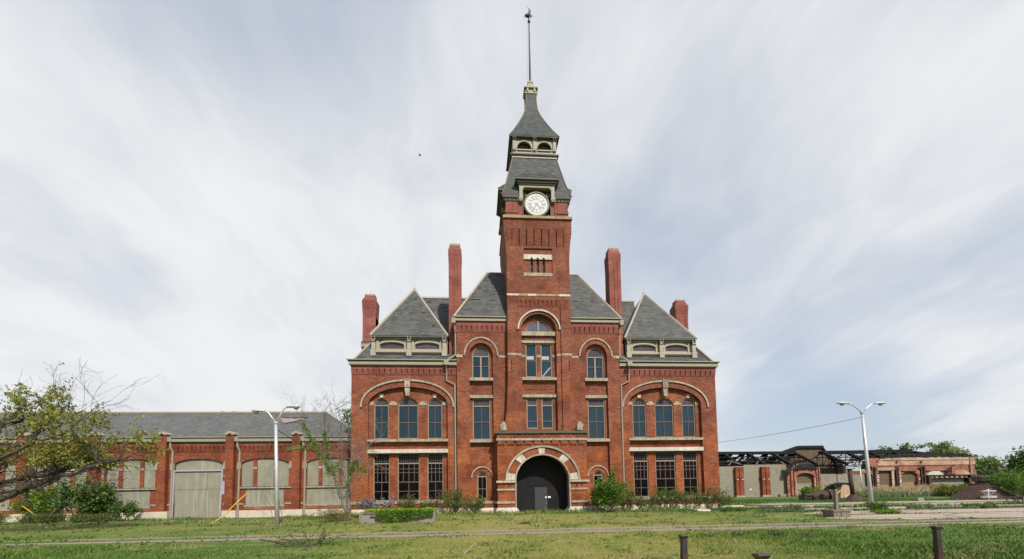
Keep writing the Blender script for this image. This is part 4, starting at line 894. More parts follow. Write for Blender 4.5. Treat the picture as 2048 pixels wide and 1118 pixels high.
for c in BX:
    x = c-2.64
    p = MB(); p.box(x-.32, x+.31, FY-.46, FY+.1, GZ, 6.62); p.box(x-.03, x+.06, FY-.5, FY-.45, 5.9, 6.6); fpart('pilaster', 'brick_wing', p)
    cp = MB(); cp.prism([(x-.40, 6.62), (x+.40, 6.62), (x+.40, 6.70), (x+.24, 6.83), (x+.1, 6.90), (x-.1, 6.90), (x-.24, 6.83), (x-.40, 6.70)], FY-.54, FY+.3); cpo = fpart('pilaster_cap', 'stone', cp)
    cp = MB(); cp.prism(arc(x, 6.61, .13, .13, 10), FY-.57, FY-.53); cp.build('cap_hollow', 'iron_dark', cpo)
    ds = MB(); ds.box(x+.33, x+.64, FY-.42, FY-.05, 6.08, 6.42); ds.tube([(x+.50, FY-.25, 6.1), (x+.50, FY-.25, 5.7), (x+.62, FY-.10, 5.25), (x+.60, FY-.10, GZ+.05)], .085, 8); fpart('downspout', 'trim', ds)
    b = MB(); b.box(x-.45, x+.62, FY-.54, FY+.1, GZ-.1, .42); fpart('plinth', 'stone_base', b)
b = MB(); b.box(-57, BX[2]-1.95, FY-.06, FY+.05, GZ-.1, .40); b.box(BX[2]+1.9, -14.52, FY-.06, FY+.05, GZ-.1, .40); fpart('plinth', 'stone_base', b)
st = MB()
for c in BX:
    if c != BX[2]: st.box(c-2.65, c-1.64 if c != BX[0] else c-1.92, FY-.05, FY+.05, .86, 1.0); st.box(c+1.64, c+2.65, FY-.05, FY+.05, .86, 1.0)
    else: st.box(c-2.65, c-2.05, FY-.05, FY+.05, .86, 1.0); st.box(c+2.0, c+2.65, FY-.05, FY+.05, .86, 1.0)
fpart('string_course', 'stone', st)
co = MB(); co.box(-57, -14.53, FY-.34, FY+.3, 6.08, 6.33); co.box(-57, -14.53, FY-.44, FY+.3, 6.40, 6.47); fpart('gutter', 'trim', co)
co = MB(); co.box(-57, -14.53, FY-.30, FY+.3, 6.332, 6.398); co.box(-57, -14.53, FY-.2, FY+.3, 5.96, 6.078); fpart('gutter_shade_line', 'trim_dark', co)  # shade under the gutter lip and fascia put in as dark strips
rf = MB(); rf.face([(-57, FY-.4, 6.46), (-14.53, FY-.4, 6.46), (-19.6, 10, 9.57), (-57, 10, 9.57)]); rf.face([(-14.53, FY-.4, 6.46), (-14.53, 16.6, 6.46), (-19.6, 10, 9.57)]); rf.face([(-14.53, 16.6, 6.46), (-57, 16.6, 6.46), (-57, 10, 9.57), (-19.6, 10, 9.57)])
fpart('roof', 'slate_wing', rf)
rg = MB(); rg.box(-57, -19.5, 9.8, 10.2, 9.5, 9.66); rg.tube([(-19.6, 10, 9.62), (-14.6, FY-.35, 6.52)], .05, 5); fpart('ridge_cap', 'trim', rg)
rg = MB()
for x in (-29.2, -28.2, -25.6, -23.1): rg.box(x-.15, x+.15, 9.85, 10.1, 9.66, 9.70)
fpart('ridge_plate', 'trim_dark', rg)
hl = MB(); k = 3.11/6.4
def rp(x, y, o=.02): return (x, y-o*.4, 6.46+(y-FY+.4)*k+o)
hl.face([rp(-23.3, 8.3), rp(-22.2, 6.9), rp(-21.2, 7.7), rp(-20.9, 8.3)]); fpart('bare_roof_patch', 'felt_patch', hl)
hl = MB(); hl.face([rp(-23.4, 8.4, .03), rp(-22.4, 8.2, .03), rp(-20.8, 8.35, .03), rp(-20.7, 8.6, .03)]); hl.face([rp(-22.2, 6.9, .03), rp(-22.1, 6.75, .03), rp(-21.1, 7.6, .03), rp(-21.2, 7.7, .03)]); fpart('bare_roof_edge', 'tarp', hl)

# ------------------------------------------------------------------ burned-out works on the right
R = empty('burned_workshop', (62, 45, 0), 'roofless burned brick workshop with black roof trusses, gray block infill and tarp-covered wall tops', 'ruin')
def rpart(name, m, mb, par=None, label=None): return mb.build(name, m, par or R, False, label)
rnd = random.Random(3)
w = MB(); w.prism([(34, -.3), (52.4, -.3), (52.3, 4.2), (52.2, 5.95), (44.0, 5.95), (43.9, 5.7), (34, 5.65)], 45, 45.4); rpart('block_wall', 'cinder_block', w)
w = MB(); w.prism([(58.2, -.3), (70, -.3), (70, 3.85), (62.2, 3.95), (62.15, 4.05), (58.2, 4.08)], 45.2, 45.6); w2 = rpart('block_wall', 'cinder_block', w)
s = MB(); s.box(62.1, 62.2, 45.15, 45.2, 0, 4.0); s.box(67.7, 67.95, 45.12, 45.2, 0, 4.2); s.build('wall_joint', 'charred', w2)
s = MB(); s.box(50.4, 52.4, 44.6, 45.1, -.2, .5); rpart('rubble_footing', 'concrete', s)
for x in (42.75, 47.75):
    p = MB(); p.box(x-.75, x-.17, 44.35, 45.1, .3, 5.5); p.box(x-.17, x-.03, 44.6, 45.1, .3, 5.5); p.box(x-.03, x+.77, 44.35, 45.1, .3, 5.5)
    if x > 45:
        for z in (3.6, 4.0, 4.3): p.box(x+.77, x+.77+rnd.uniform(.06, .2), 44.4, 45.1, z, z+.22); p.box(x-.75-rnd.uniform(.06, .2), x-.75, 44.4, 45.1, z-.3, z-.1)
    po = rpart('pilaster', 'brick_wing', p)
    s = MB(); s.box(x-.6, x-.22, 44.33, 44.6, 3.17, 3.32); s.box(x+.38, x+.68, 44.33, 44.6, 3.17, 3.32); s.build('stone_block', 'stone_white', po)
    s = MB(); s.box(x-.8, x+.82, 44.3, 45.1, -.1, .32); s.build('plinth', 'stone', po)
v = MB(); v.box(44.9, 45.2, 44.97, 45, 1.3, 1.5); rpart('vent_hole', 'white_paint', v)
# brick arch bay
w = MB(); w.wall([(51.7, 0), (58.4, 0), (58.3, 3.2), (58.0, 5.2), (51.9, 5.2), (51.7, 4.2)], [arched(53.5, 56.95, 0.02, 3.45, .85, 18)], 44.3, .7); w.box(52.35, 52.75, 44.05, 44.3, .2, 5.3); w.box(52.95, 53.2, 44.05, 44.3, .2, 5.7); w.box(57.3, 57.55, 44.05, 44.3, 1, 5.3); w.box(57.75, 58.0, 44.05, 44.3, 1, 5.3)
rpart('arch_bay', 'brick_ruin', w)
rb = MB(); rb.band(arc(55.22, 3.3, 2.3, 1.65, 18), arc(55.22, 3.45, 1.73, .85, 18), 44.2, 44.32); rpart('arch_ring', 'brick_ruin', rb)
for a, b in ((53.2, 53.5), (56.95, 57.25)):
    q = MB()
    for k in range(14): q.box(a, b, 44.24, 44.31, .2+k*.24, .2+k*.24+.12)
    rpart('quoin', 'stone_base', q)
b_ = MB(); b_.prism([(53.5, 2.5), (56.95, 2.5)]+arc(55.22, 3.45, 1.72, .84, 14, 0, 180), 44.85, 44.95); rpart('arch_board', 'block_brown', b_)
b_ = MB(); b_.box(53.5, 56.95, 44.8, 44.95, 2.25, 2.5); b_.box(53.5, 56.95, 44.8, 44.95, 2.9, 2.98); rpart('door_beam', 'wood_brown', b_)
b_ = MB(); b_.box(53.5, 56.95, 44.85, 44.95, 0, 2.24); rpart('boarded_door', 'board', b_)
def tarp(pts_top, pts_bot, y0, name='tarp', seed=1, nx=22, nz=7, amp=.22):
    mb = MB(); r = random.Random(seed); G = []
    for i in range(nx+1):
        t = i/nx
        def ip(P):
            q = t*(len(P)-1); k = min(int(q), len(P)-2); f = q-k
            return P[k][0]+(P[k+1][0]-P[k][0])*f, P[k][1]+(P[k+1][1]-P[k][1])*f
        (xa, za), (xb, zb) = ip(pts_top), ip(pts_bot); row = []
        for j in range(nz+1):
            u = j/nz; n_ = noise.noise((xa*1.7+seed*7, u*2.5, seed)); n2 = noise.noise((xa*5+seed*7, u*1.5, seed+9))
            row.append(mb.pt(xa+(xb-xa)*u+n_*.1, y0-amp*(n_+.6*n2)-.25*u, za+(zb-za)*u+(.12*n2 if j == nz else 0)))
        G.append(row)
    for i in range(nx):
        for j in range(nz): mb.f.append([G[i][j], G[i+1][j], G[i+1][j+1], G[i][j+1]])
    return rpart(name, 'tarp', mb)
tarp([(51.5, 5.95), (52.7, 5.75)], [(51.1, 4.2), (52.1, 4.0)], 44.0, seed=2, nx=12)
tarp([(53.0, 5.5), (54.2, 5.95), (56.6, 5.85), (57.6, 5.35)], [(53.0, 4.6), (53.9, 5.0), (56.6, 5.05), (57.5, 5.0)], 44.1, seed=4)
tarp([(69.8, 6.9), (72.5, 7.5), (78, 7.75), (87.2, 7.6), (88.9, 7.0)], [(69.8, 6.75), (72.5, 7.0), (78, 6.98), (87.2, 6.95), (88.9, 6.9)], 44.0, seed=6, nx=60)
# gable walls with black coping, behind
g = MB(); g.prism([(58.5, 0), (72, 0), (72, 6.1), (68.5, 9.2), (68.3, 10.1), (62.8, 10.1), (59.4, 9.0), (58.5, 8.2)], 56, 56.4); rpart('gable_wall', 'block_brown', g)
g = MB(); P_ = [(58.6, 8.8), (62.7, 10.15), (68.2, 10.18), (68.6, 9.3), (72, 6.2)]
for a, b in zip(P_, P_[1:]): g.hexa([(a[0], 55.6, a[1]-.28), (b[0], 55.6, b[1]-.28), (b[0], 56.5, b[1]-.28), (a[0], 56.5, a[1]-.28)], [(a[0], 55.6, a[1]+.28), (b[0], 55.6, b[1]+.28), (b[0], 56.5, b[1]+.28), (a[0], 56.5, a[1]+.28)])
rpart('gable_coping', 'tarp', g)
g = MB(); g.tube([(62, 55.8, 6.35), (71.8, 55.8, 6.3)], .12, 6); rpart('pipe_rail', 'concrete', g)
g = MB(); g.box(70.9, 72.1, 55.3, 56.2, 0, 6.6); rpart('gable_pier', 'block_brown', g)
g = MB(); g.box(72.1, 72.7, 55.3, 56.0, 0, 6.2); rpart('gable_pier', 'brick_bare', g)
# ridge and trusses
def beam(mb, a, b, w_, h_):
    a, b = Vector(a), Vector(b); t = (b-a).normalized(); s_ = Vector((0, 0, 1)).cross(t)
    s_ = (s_.normalized() if s_.length > 1e-4 else Vector((1, 0, 0)))*w_/2; u = t.cross(s_).normalized()*h_/2
    mb.hexa([tuple(a-s_-u), tuple(a+s_-u), tuple(a+s_+u), tuple(a-s_+u)], [tuple(b-s_-u), tuple(b+s_-u), tuple(b+s_+u), tuple(b-s_+u)])
g = MB(); beam(g, (34, 52, 8.7), (59, 52, 8.65), 1.2, .55); beam(g, (64.6, 52, 8.6), (84, 52, 8.75), 1.3, .7); beam(g, (84, 52, 8.75), (88, 52, 8.3), .8, .25); rpart('ridge_beam', 'tarp', g)
for x in (34, 39, 44, 49, 54, 59, 65, 70, 75, 80, 85):
    g = MB(); beam(g, (x, 51.8, 8.6), (x-.6, 45.2, 5.85), .42, .45); to = rpart('rafter', 'tarp', g)
    g = MB(); beam(g, (x, 52.2, 8.6), (x+.3, 59.2, 5.9), .12, .14)
    beam(g, (x-.4, 46, 5.9), (x+.2, 58.5, 5.9), .14, .14); beam(g, (x, 52, 5.9), (x, 52, 8.5), .12, .12)
    for y, z in ((48.5, 7.1), (50.2, 7.9)):
        beam(g, (x-.2, y, 5.9), (x-.2, y, z), .09, .09); beam(g, (x-.2, y, z), (x, y+1.8, 5.9), .08, .08)
    for y, z in ((55.5, 7.1), (53.8, 7.9)): beam(g, (x+.2, y, 5.9), (x+.2, y, z), .09, .09); beam(g, (x+.2, y, z), (x, y-1.8, 5.9), .08, .08)
    g.build('truss_web', 'charred', to)
for a, b in ((34, 59.5), (65, 88)):
    g = MB()
    for y, z in ((47.3, 6.75), (49.6, 7.75), (56.4, 6.9), (54.3, 7.8)):
        beam(g, (a, y, z), (b, y, z-.1), .14, .16)
    for k in range(90 if a < 40 else 22):
        x = rnd.uniform(a, b-3); y = rnd.uniform(46.5, 57); z = 6.0+2.5*(1-abs(y-52)/6)*rnd.uniform(.3, .95)
        beam(g, (x, y, z), (x+rnd.uniform(1, 4.5), y+rnd.uniform(-.8, .8), z+rnd.uniform(-.5, .4)), rnd.uniform(.1, .3), rnd.uniform(.1, .35))
    rpart('charred_purlins', 'charred', g)
dk = MB(); n_ = 0
for x in np.arange(34, 59.5, .62):          # what is left of the rear roof boarding
    for k in range(5):
        if rnd.random() < .30 + .12*(k == 0): continue
        y0, y1 = 52.4+k*1.35, 52.4+(k+1)*1.35-rnd.uniform(0, .25); z = lambda y: 8.55-(y-52)*.40
        dk.hexa([(x, y0, z(y0)), (x+.6, y0, z(y0)), (x+.6, y1, z(y1)), (x, y1, z(y1))], [(x, y0, z(y0)+.06), (x+.6, y0, z(y0)+.06), (x+.6, y1, z(y1)+.06), (x, y1, z(y1)+.06)])
rpart('charred_roof_boarding', 'charred', dk)
g = MB()
for x, y, z, dx, dz in ((41.3, 45.1, 5.9, .5, .9), (46.4, 45.1, 6.0, .5, .6), (51.2, 45, 6.4, .8, -.5), (41.9, 45.2, 6.6, 1.8, -.6)): beam(g, (x, y, z), (x+dx, y, z+dz), .12, .14)
rpart('loose_timber', 'wood_gray', g)
g = MB()
for k in range(40):
    x = rnd.uniform(36, 51.5); z = 5.7 if x < 44 else 5.95; s_ = rnd.uniform(.15, .5); g.box(x, x+s_*1.6, 45.05, 45.4, z-.05, z+s_*rnd.uniform(.3, .9))
rpart('charred_rubble', 'charred', g)
# far wall of the works, mostly lost in the dark of the trusses
g = MB(); g.box(34, 60, 60, 60.4, 0, 5.9); rpart('rear_wall', 'charred', g)
g = MB(); g.box(73, 92, 60, 60.4, 0, 5.2); rpart('rear_wall', 'brick_ruin', g)
# right-hand brick front
w = MB(); H = [rect(69.15, 72.0, 0.02, 4.45), arched(74.0, 77.2, 0.02, 3.6, .65, 14), rect(79.6, 87.0, .02, 2.95)]
w.wall([(68.2, -.2), (89.0, -.2), (89.0, 6.98), (69.9, 6.9), (69.5, 6.2), (68.6, 5.9), (68.2, 5.4)], H, 44.0, .6); w.box(68.2, 89, 44.6, 44.7, 5, 6.9); w.box(88.6, 89.0, 44.01, 58, -.2, 6.9); rpart('brick_front', 'brick_ruin', w)
u = MB(); u.prism([(69.2, 5.45), (88.95, 5.5), (88.95, 6.97), (69.95, 6.9), (69.6, 6.2)], 43.86, 44.0); rpart('upper_brickwork', 'brick_bare', u)
u = MB(); u.box(69.9, 88.95, 43.74, 43.86, 6.42, 6.55); rpart('string_course', 'brick_bare', u)
u = MB(); u.box(69.0, 72.6, 43.82, 44.0, 4.55, 5.1); rpart('lintel', 'brick_bare', u)
for x in (69.0, 72.0, 73.4, 77.45, 78.2):
    u = MB()
    for k in range(16):
        if rnd.random() < .8: u.box(x-rnd.uniform(0, .08), x+rnd.uniform(.3, .5), 43.92, 44.02, .3+k*.26, .3+k*.26+rnd.uniform(.12, .26))
    rpart('quoin', 'stone_base', u)
u = MB(); u.box(69.15, 72.0, 44.4, 44.5, 1.9, 4.45); d1 = rpart('boarded_door', 'block_brown', u)
u = MB(); u.box(69.15, 71.6, 44.35, 44.5, .02, 1.9); u.build('plywood_sheet', 'wood_brown', d1)
u = MB(); u.prism([(74, 2.35), (77.2, 2.35)]+arc(75.6, 3.6, 1.6, .65, 14, 0, 180), 44.4, 44.5); d1 = rpart('boarded_door', 'block_brown', u)
u = MB(); u.box(74, 76.7, 44.35, 44.5, .02, 2.35); u.build('plywood_sheet', 'wood_brown', d1)
u = MB(); u.box(79.6, 87.0, 44.3, 44.5, .02, 2.95); rpart('boarded_panel', 'cinder_block', u)
for x in (72.75, 73.1, 77.75, 78.35, 68.5): 
    u = MB(); u.box(x-.11, x+.11, 43.65, 43.95, .9 if x < 78 else 1.6, 5.2); rpart('iron_strut', 'rust', u)
u = MB(); u.box(78.9, 88.0, 43.55, 43.75, 3.45, 3.6); u.box(78.9, 88.0, 43.55, 43.75, 2.95, 3.05)
for k in range(8): x = 79.2+k*1.02; u.box(x-.1, x+.1, 43.55, 43.75, 2.95, 3.6)
u.box(78.9, 79.5, 43.5, 44.3, .1, 3.5); u.box(87.0, 87.4, 43.5, 44.3, .3, 3.5); u.box(87, 88.4, 43.5, 43.75, 3.0, 3.6); rpart('door_frame', 'rust', u)
u = MB(); u.box(79.3, 87.0, 43.75, 43.8, 3.05, 3.45); rpart('plaster_strip', 'stone', u)
u = MB(); u.prism([(78.9, 3.62), (82.4, 3.62), (81.5, 4.3), (80.2, 4.38), (79.4, 4.1)], 43.8, 44.0); rpart('plaster_patch', 'stone_white', u)
u = MB(); u.prism([(84.2, 3.62), (88, 3.62), (86.6, 4.5), (84.9, 4.4)], 43.8, 44.0); rpart('plaster_patch', 'brick_bare', u)
u = MB(); u.box(78.7, 84, 43.7, 43.95, 4.42, 4.5); u.box(73.8, 77.0, 43.7, 43.95, 4.45, 4.52); rpart('pipe_rail', 'concrete', u)
u = MB(); u.tube([(82.9, 43.6, 3.6), (83.1, 43.5, 4.8), (84.0, 43.3, 5.45)], .14, 6); u.tube([(83.5, 43.6, 3.6), (83.6, 43.5, 5.0)], .13, 6); u.tube([(82.5, 43.6, 3.6), (82.9, 43.4, 4.9)], .1, 6); u.box(82.3, 84.3, 43.4, 43.9, 3.6, 3.8); rpart('iron_bracket', 'rust', u)
u = MB(); u.tube([(77.2, 43.7, 4.9), (77.9, 43.6, 5.2), (78.3, 43.6, 4.9)], .12, 6); rpart('iron_bracket', 'rust', u)
for x in (73.0, 77.9):
    u = MB(); u.box(x-.18, x+.15, 43.7, 43.87, 5.9, 6.25); rpart('anchor_plate', 'rust', u)
u = MB(); u.box(87.75, 88.1, 43.7, 43.95, 3.5, 6.9); rpart('drain_pipe', 'concrete', u)
u = MB(); u.prism([(88.9, 0), (90.2, 0), (90.0, 3.2), (89.6, 3.4), (89.5, 4.3), (88.9, 4.6)], 44.3, 46); rpart('broken_pier', 'brick_ruin', u)
# ------------------------------------------------------------------ street lamps, wires, relics
def lamp(loc, label, lean, arms, rz=0.):
    t = empty('street_lamp', loc, label, 'street lamp', 'twin-arm street lamps', rz)
    L = Vector(loc)
    T_ = Matrix.Translation(L) @ Matrix.Rotation(rz, 4, 'Z')
    top = Vector((lean, 0, 5.5+.8*(arms == 'tall')))
    p = MB(1, T_); p.tube([(0, 0, -.05), tuple(top*.5), tuple(top)], [.115, .10, .078], 12); p.build('pole', 'galvanized', t, True)
    b = MB(1, T_); b.lathe([(.10, 0), (.12, .02), (.12, .10), (.07, .13)], tuple(top-Vector((0, 0, .06))), 10); b.build('pole_collar', 'galvanized', t)
    for s in (-1, 1):
        dz = {'left': (.62 if s < 0 else .85), 'tall': .58}[arms]
        rc = 1. if arms == 'tall' else .66
        a = [top+Vector((0, 0, .0)), top+Vector((s*.34*rc, 0, dz*.50)), top+Vector((s*.58*rc, 0, dz*.85)), top+Vector((s*.74*rc, 0, dz*.97)), top+Vector((s*.90*rc, 0, dz))]
        m = MB(1, T_); m.tube([tuple(q) for q in a], .042, 8); m.build('arm', 'galvanized', t, True)
        h = MB(1, T_); hx = top+Vector((s*.82*rc, 0, dz+.02)); rings = []
        for u, w_, zt, zb in ((0, .06, .03, -.04), (.12, .10, .07, -.05), (.35, .17, .12, -.04), (.6, .18, .12, -.03), (.80, .12, .08, -.02), (.86, .05, .03, 0)):
            rings.append([tuple(hx+Vector((s*u*(.6+.4*rc), w_*cos(q), (zt if sin(q) > 0 else -zb)*sin(q)))) for q in [2*pi*k/10 for k in range(10)]])
        h.loft(rings); ho = h.build('lamp_head', 'lamp_head', t, True)
        h = MB(1, T_); h.lathe([(.001, -.13), (.10, -.10), (.15, -.02), (.15, .01)], tuple(hx+Vector((s*.50, 0, -.02))), 12); h.build('lens', 'lens', ho, True)
    return t
lamp((-15.62, -9.93, 0), 'silver twin-arm street lamp before the boarded workshop doors', -.17, 'left')
lamp((19.92, -8.18, 0), 'silver twin-arm street lamp standing among weeds on the cracked lot', -.24, 'tall')
lamp((65.3, 44-.8, .0), 'small distant twin-arm street lamp before the burned works, behind the stack', -.2, 'left')
lamp((87.6, 36, 0), 'distant street lamp half hidden in trees at the right edge', -.1, 'left')
cl = MB(); cl.box(-15.85, -15.55, -10.0, -9.9, 5.0, 5.12); cl.tube([(-15.95, -9.93, 5.05), (-15.45, -9.93, 4.85)], .02, 5)
def strand(name, a, b, sag, r, label, cat, mat_='wire', n=16):
    a, b = Vector(a), Vector(b); mb = MB()
    mb.tube([tuple(a+(b-a)*k/n+Vector((0, 0, -sag*4*(k/n)*(1-k/n)))) for k in range(n+1)], r, 4)
    return tag(mb.build(name, mat_), label, cat)
strand('overhead_wire', (14.6, .3, 5.35), (19.7, -8.15, 6.02), .12, .014, 'thin black overhead wire from the tall brick hall to the right-hand lamp', 'wire')
strand('overhead_wire', (-15.75, -9.9, 5.15), (-15.2, 3.9, 3.6), .25, .018, 'dark wire from the left lamp to the workshop wall behind it', 'wire')
strand('guy_wire', (-15.82, -9.9, 5.05), (-18.9, -6.4, 1.75), 0., .010, 'thin pale guy wire from the left lamp down to its yellow sleeve', 'wire', 'galvanized')
gg = MB(); gg.tube([(-18.9, -6.4, 1.75), (-19.35, -6.75, 1.15), (-19.75, -7.0, .6), (-20.2, -7.3, .12), (-20.5, -7.5, -.05)], .030, 8); tag(gg.build('guy_guard', 'yellow', None, True), 'yellow plastic guy wire sleeve curving down beside the boarded workshop door', 'wire guard')
gg = MB(); gg.tube([(-38.6, 1.2, 1.15), (-37.1, 1.2, .05)], .032, 8); tag(gg.build('guy_guard', 'yellow', None, True), 'yellow guy wire sleeve at the far left among low bushes', 'wire guard')
gg = MB(); gg.tube([(43.2, 22, 1.15), (42.2, 22, .2)], .055, 8); tag(gg.build('guy_guard', 'yellow', None, True), 'yellow sleeve leaning behind the gray post on the right lot', 'wire guard')

def iron_post(x, y, h, label, bracket=None, w_=.05):
    t = empty('iron_post', (x, y, 0), label, 'post', 'rusty iron posts in the near grass')
    p = MB(); p.loft([ring_sq(x, y, w_*1.08, w_*1.08, -.05), ring_sq(x, y, w_*1.02, w_*1.02, h*.5), ring_sq(x+.004, y, w_*.98, w_*.98, h-.06)]); p.build('shaft', 'iron_dark', t)
    c = MB(); c.loft([ring_sq(x, y, a, a, h+z) for a, z in ((w_*1.05, -.065), (w_*1.45, -.025), (w_*1.52, -.012), (w_*1.4, 0), (w_*1.2, .006))]); c.build('cap', 'iron_dark', t)
    if bracket:
        b = MB(); z, s = bracket; b.box(x-w_*1.1, x+w_*1.1, y-w_*1.25, y+w_*1.25, z-.07, z); b.box(x+s*w_, x+s*(w_+.075), y-.03, y+.03, z-.012, z+.004); b.build('bracket', 'rust', t)
iron_post(-.88, -26.5, .66, 'rusty square iron post with flared cap, left of the three in the lawn', (.27, 1), .05)
iron_post(4.0, -27.0, .77, 'tallest rusty iron post with a small side bracket, in the lush grass at right', (.33, 1), .046)
iron_post(-.89, -29.0, .62, 'broad low iron post of which only the flared cap shows at the bottom edge', None, .06)

def shell(mb, c, prof, n=18, sq=1.): mb.lathe(prof, c, n)
t = empty('rusty_stack', (35.6, 11.3, -.1), 'tall rusty chimney pipe on a flared cone base', 'stack')
s = MB(); s.lathe([(1.02, -.05), (1.02, .02), (.72, .35), (.42, .68), (.24, .86)], (35.6, 11.3, -.1), 24); s.build('cone_base', 'rust', t, False)
s = MB(); s.tube([(35.62, 11.3, .72), (35.42, 11.3, 3.5)], [.215, .20], 16); s.build('pipe', 'rust', t, True)
s = MB(); s.lathe([(.26, 0), (.36, .10), (.34, .16), (.2, .12)], (35.42, 11.3, 3.4), 14); s.tube([(35.2, 11.3, 3.45), (34.95, 11.3, 3.55)], .06, 6); s.build('collar', 'rust', t)
t = empty('rusty_hood', (50.9, 11.3, -.1), 'huge rusty sheet metal cone hood resting on the ground, with a drum on top', 'hood')
s = MB(); s.lathe([(3.2, -.05), (3.15, .08), (2.75, .30), (2.1, .78), (1.5, 1.25), (.98, 1.72)], (50.9, 11.3, -.1), 40); s.build('cone', 'rust', t, True)
s = MB(); s.lathe([(1.0, 0), (1.02, .05), (1.0, .1), (.5, .12)], (50.9, 11.3, 1.62), 28); s.build('flange', 'rust', t)
s = MB(); s.lathe([(.42, 1.7), (.42, 1.95), (.62, 2.0), (.64, 2.45), (.52, 2.58), (.2, 2.62)], (50.75, 11.3, 0), 20); s.box(50.0, 50.3, 11.1, 11.5, 1.95, 2.5); s.build('drum', 'iron_dark', t)
t = empty('rusty_boiler_shell', (34.6, 15, 0), 'rusty riveted boiler shell lying on its side in the weeds', 'boiler')
s = MB(); R1 = []
for x, r, z in ((32.75, .42, .42), (33.6, .46, .45), (34.2, .58, .58), (34.9, .62, .62), (35.4, .62, .62)):
    R1.append([(x, 15+r*1.1*cos(q), z+r*sin(q)) for q in [2*pi*k/18 for k in range(18)]])
s.loft(R1, False); s.build('barrel', 'rust', t, True)
s = MB(); o_, i_ = [], []
for k in range(15):
    q = pi*k/14; o_.append((35.45, 15+.95*cos(q)-.05, .02+1.36*max(0, sin(q))**.8)); i_.append((35.45, 15+.85*cos(q)-.05, .02+1.24*max(0, sin(q))**.8))
o2 = [(x+.55, y, z*.98) for x, y, z in o_]; i2 = [(x+.55, y, z*.98) for x, y, z in i_]
for k in range(14):
    s.face([o_[k], o_[k+1], o2[k+1], o2[k]]); s.face([i_[k], i_[k+1], i2[k+1], i2[k]]); s.face([o_[k], o_[k+1], i_[k+1], i_[k]]); s.face([o2[k], o2[k+1], i2[k+1], i2[k]])
s.face([(x+.06, y, z) for x, y, z in i_]); s.build('smoke_box', 'rust', t)
s = MB(); s.box(32.5, 33.62, 14.35, 14.42, .62, .74); s.box(32.5, 32.6, 14.35, 15.5, .06, .74); s.box(33.5, 33.62, 14.33, 14.45, -.05, .7); s.box(32.5, 33.6, 14.35, 14.45, -.02, .10); s.box(33.7, 34.3, 14.3, 14.4, .0, .5); s.build('saddle', 'iron_dark', t)
# disc-golf basket
t = empty('disc_golf_basket', (48.85, 9, 0), 'white chain basket on a pole in front of the rusty cone hood', 'basket')
s = MB(); s.tube([(48.85, 9, .18), (48.85, 9, 1.14)], .035, 8); s.build('pole', 'white_paint', t)
s = MB(); s.tube([(48.85, 9, 0), (48.85, 9, .19)], .045, 8); s.build('sleeve', 'yellow', t)
def hoop(mb, c, r, rad, n=20):
    pts = [(c[0]+r*cos(2*pi*k/n), c[1]+r*sin(2*pi*k/n), c[2]) for k in range(n+1)]; mb.tube(pts, rad, 5, False)
s = MB(); hoop(s, (48.85, 9, .93), .58, .028); hoop(s, (48.85, 9, 1.06), .12, .025); [s.tube([(48.85, 9, 1.0), (48.85+.58*cos(a), 9+.58*sin(a), .93)], .018, 4) for a in [2*pi*k/8 for k in range(8)]]; s.build('chain_rim', 'white_paint', t)
s = MB()
for k in range(12):
    a = 2*pi*k/12; s.tube([(48.85+.52*cos(a), 9+.52*sin(a), .93), (48.85+.36*cos(a), 9+.36*sin(a), .66), (48.85+.08*cos(a), 9+.08*sin(a), .42)], .008, 4)
s.build('chains', 'galvanized', t)
s = MB(); hoop(s, (48.85, 9, .38), .60, .025); hoop(s, (48.85, 9, .28), .56, .02)
for k in range(20): a = 2*pi*k/20; s.tube([(48.85+.60*cos(a), 9+.60*sin(a), .40), (48.85+.56*cos(a), 9+.56*sin(a), .22), (48.85, 9, .2)], .01, 4)
s.build('tray', 'white_paint', t)
# iron frame
t = empty('iron_bench_frame', (43.1, 2, 0), 'black iron frame like a bare bench by the right-hand trees', 'frame')
for nm, bx in (('leg', (42.72, 42.78, 1.97, 2.03, 0, .46)), ('leg', (43.15, 43.21, 1.97, 2.03, 0, .46)), ('leg', (43.6, 43.66, 1.97, 2.03, 0, .46)), ('leg', (42.72, 42.78, 2.5, 2.56, 0, .46)), ('leg', (43.6, 43.66, 2.5, 2.56, 0, .46)), ('top_rail', (42.70, 43.68, 1.97, 2.03, .44, .50)), ('top_rail', (42.70, 43.68, 2.5, 2.56, .44, .50)), ('lower_rail', (42.72, 43.66, 1.98, 2.02, .20, .24))):
    s = MB(); s.box(*bx); s.build(nm, 'iron_dark', t)
# planter with gray post, on the lot
t = empty('wooden_planter', (13.9, -12.6, 0), 'square weathered wooden planter box with a tall gray post rising behind its rim', 'planter')
s = MB(); s.loft([ring_sq(13.88, -12.55, .44, .38, -.05), ring_sq(13.88, -12.55, .47, .40, .32)]); s.build('box', 'wood_gray', t)
s = MB(); s.box(13.37, 14.39, -13.0, -12.9, .31, .38); s.box(13.37, 14.39, -12.2, -12.1, .31, .38); s.box(13.37, 13.47, -12.9, -12.2, .31, .38); s.box(14.29, 14.39, -12.9, -12.2, .31, .38); s.box(13.84, 13.90, -12.98, -12.94, .0, .31); s.build('rim', 'wood_gray', t)
s = MB(); s.box(13.86, 14.01, -12.6, -12.45, 0, 1.47); s.build('post', 'wood_gray', t)
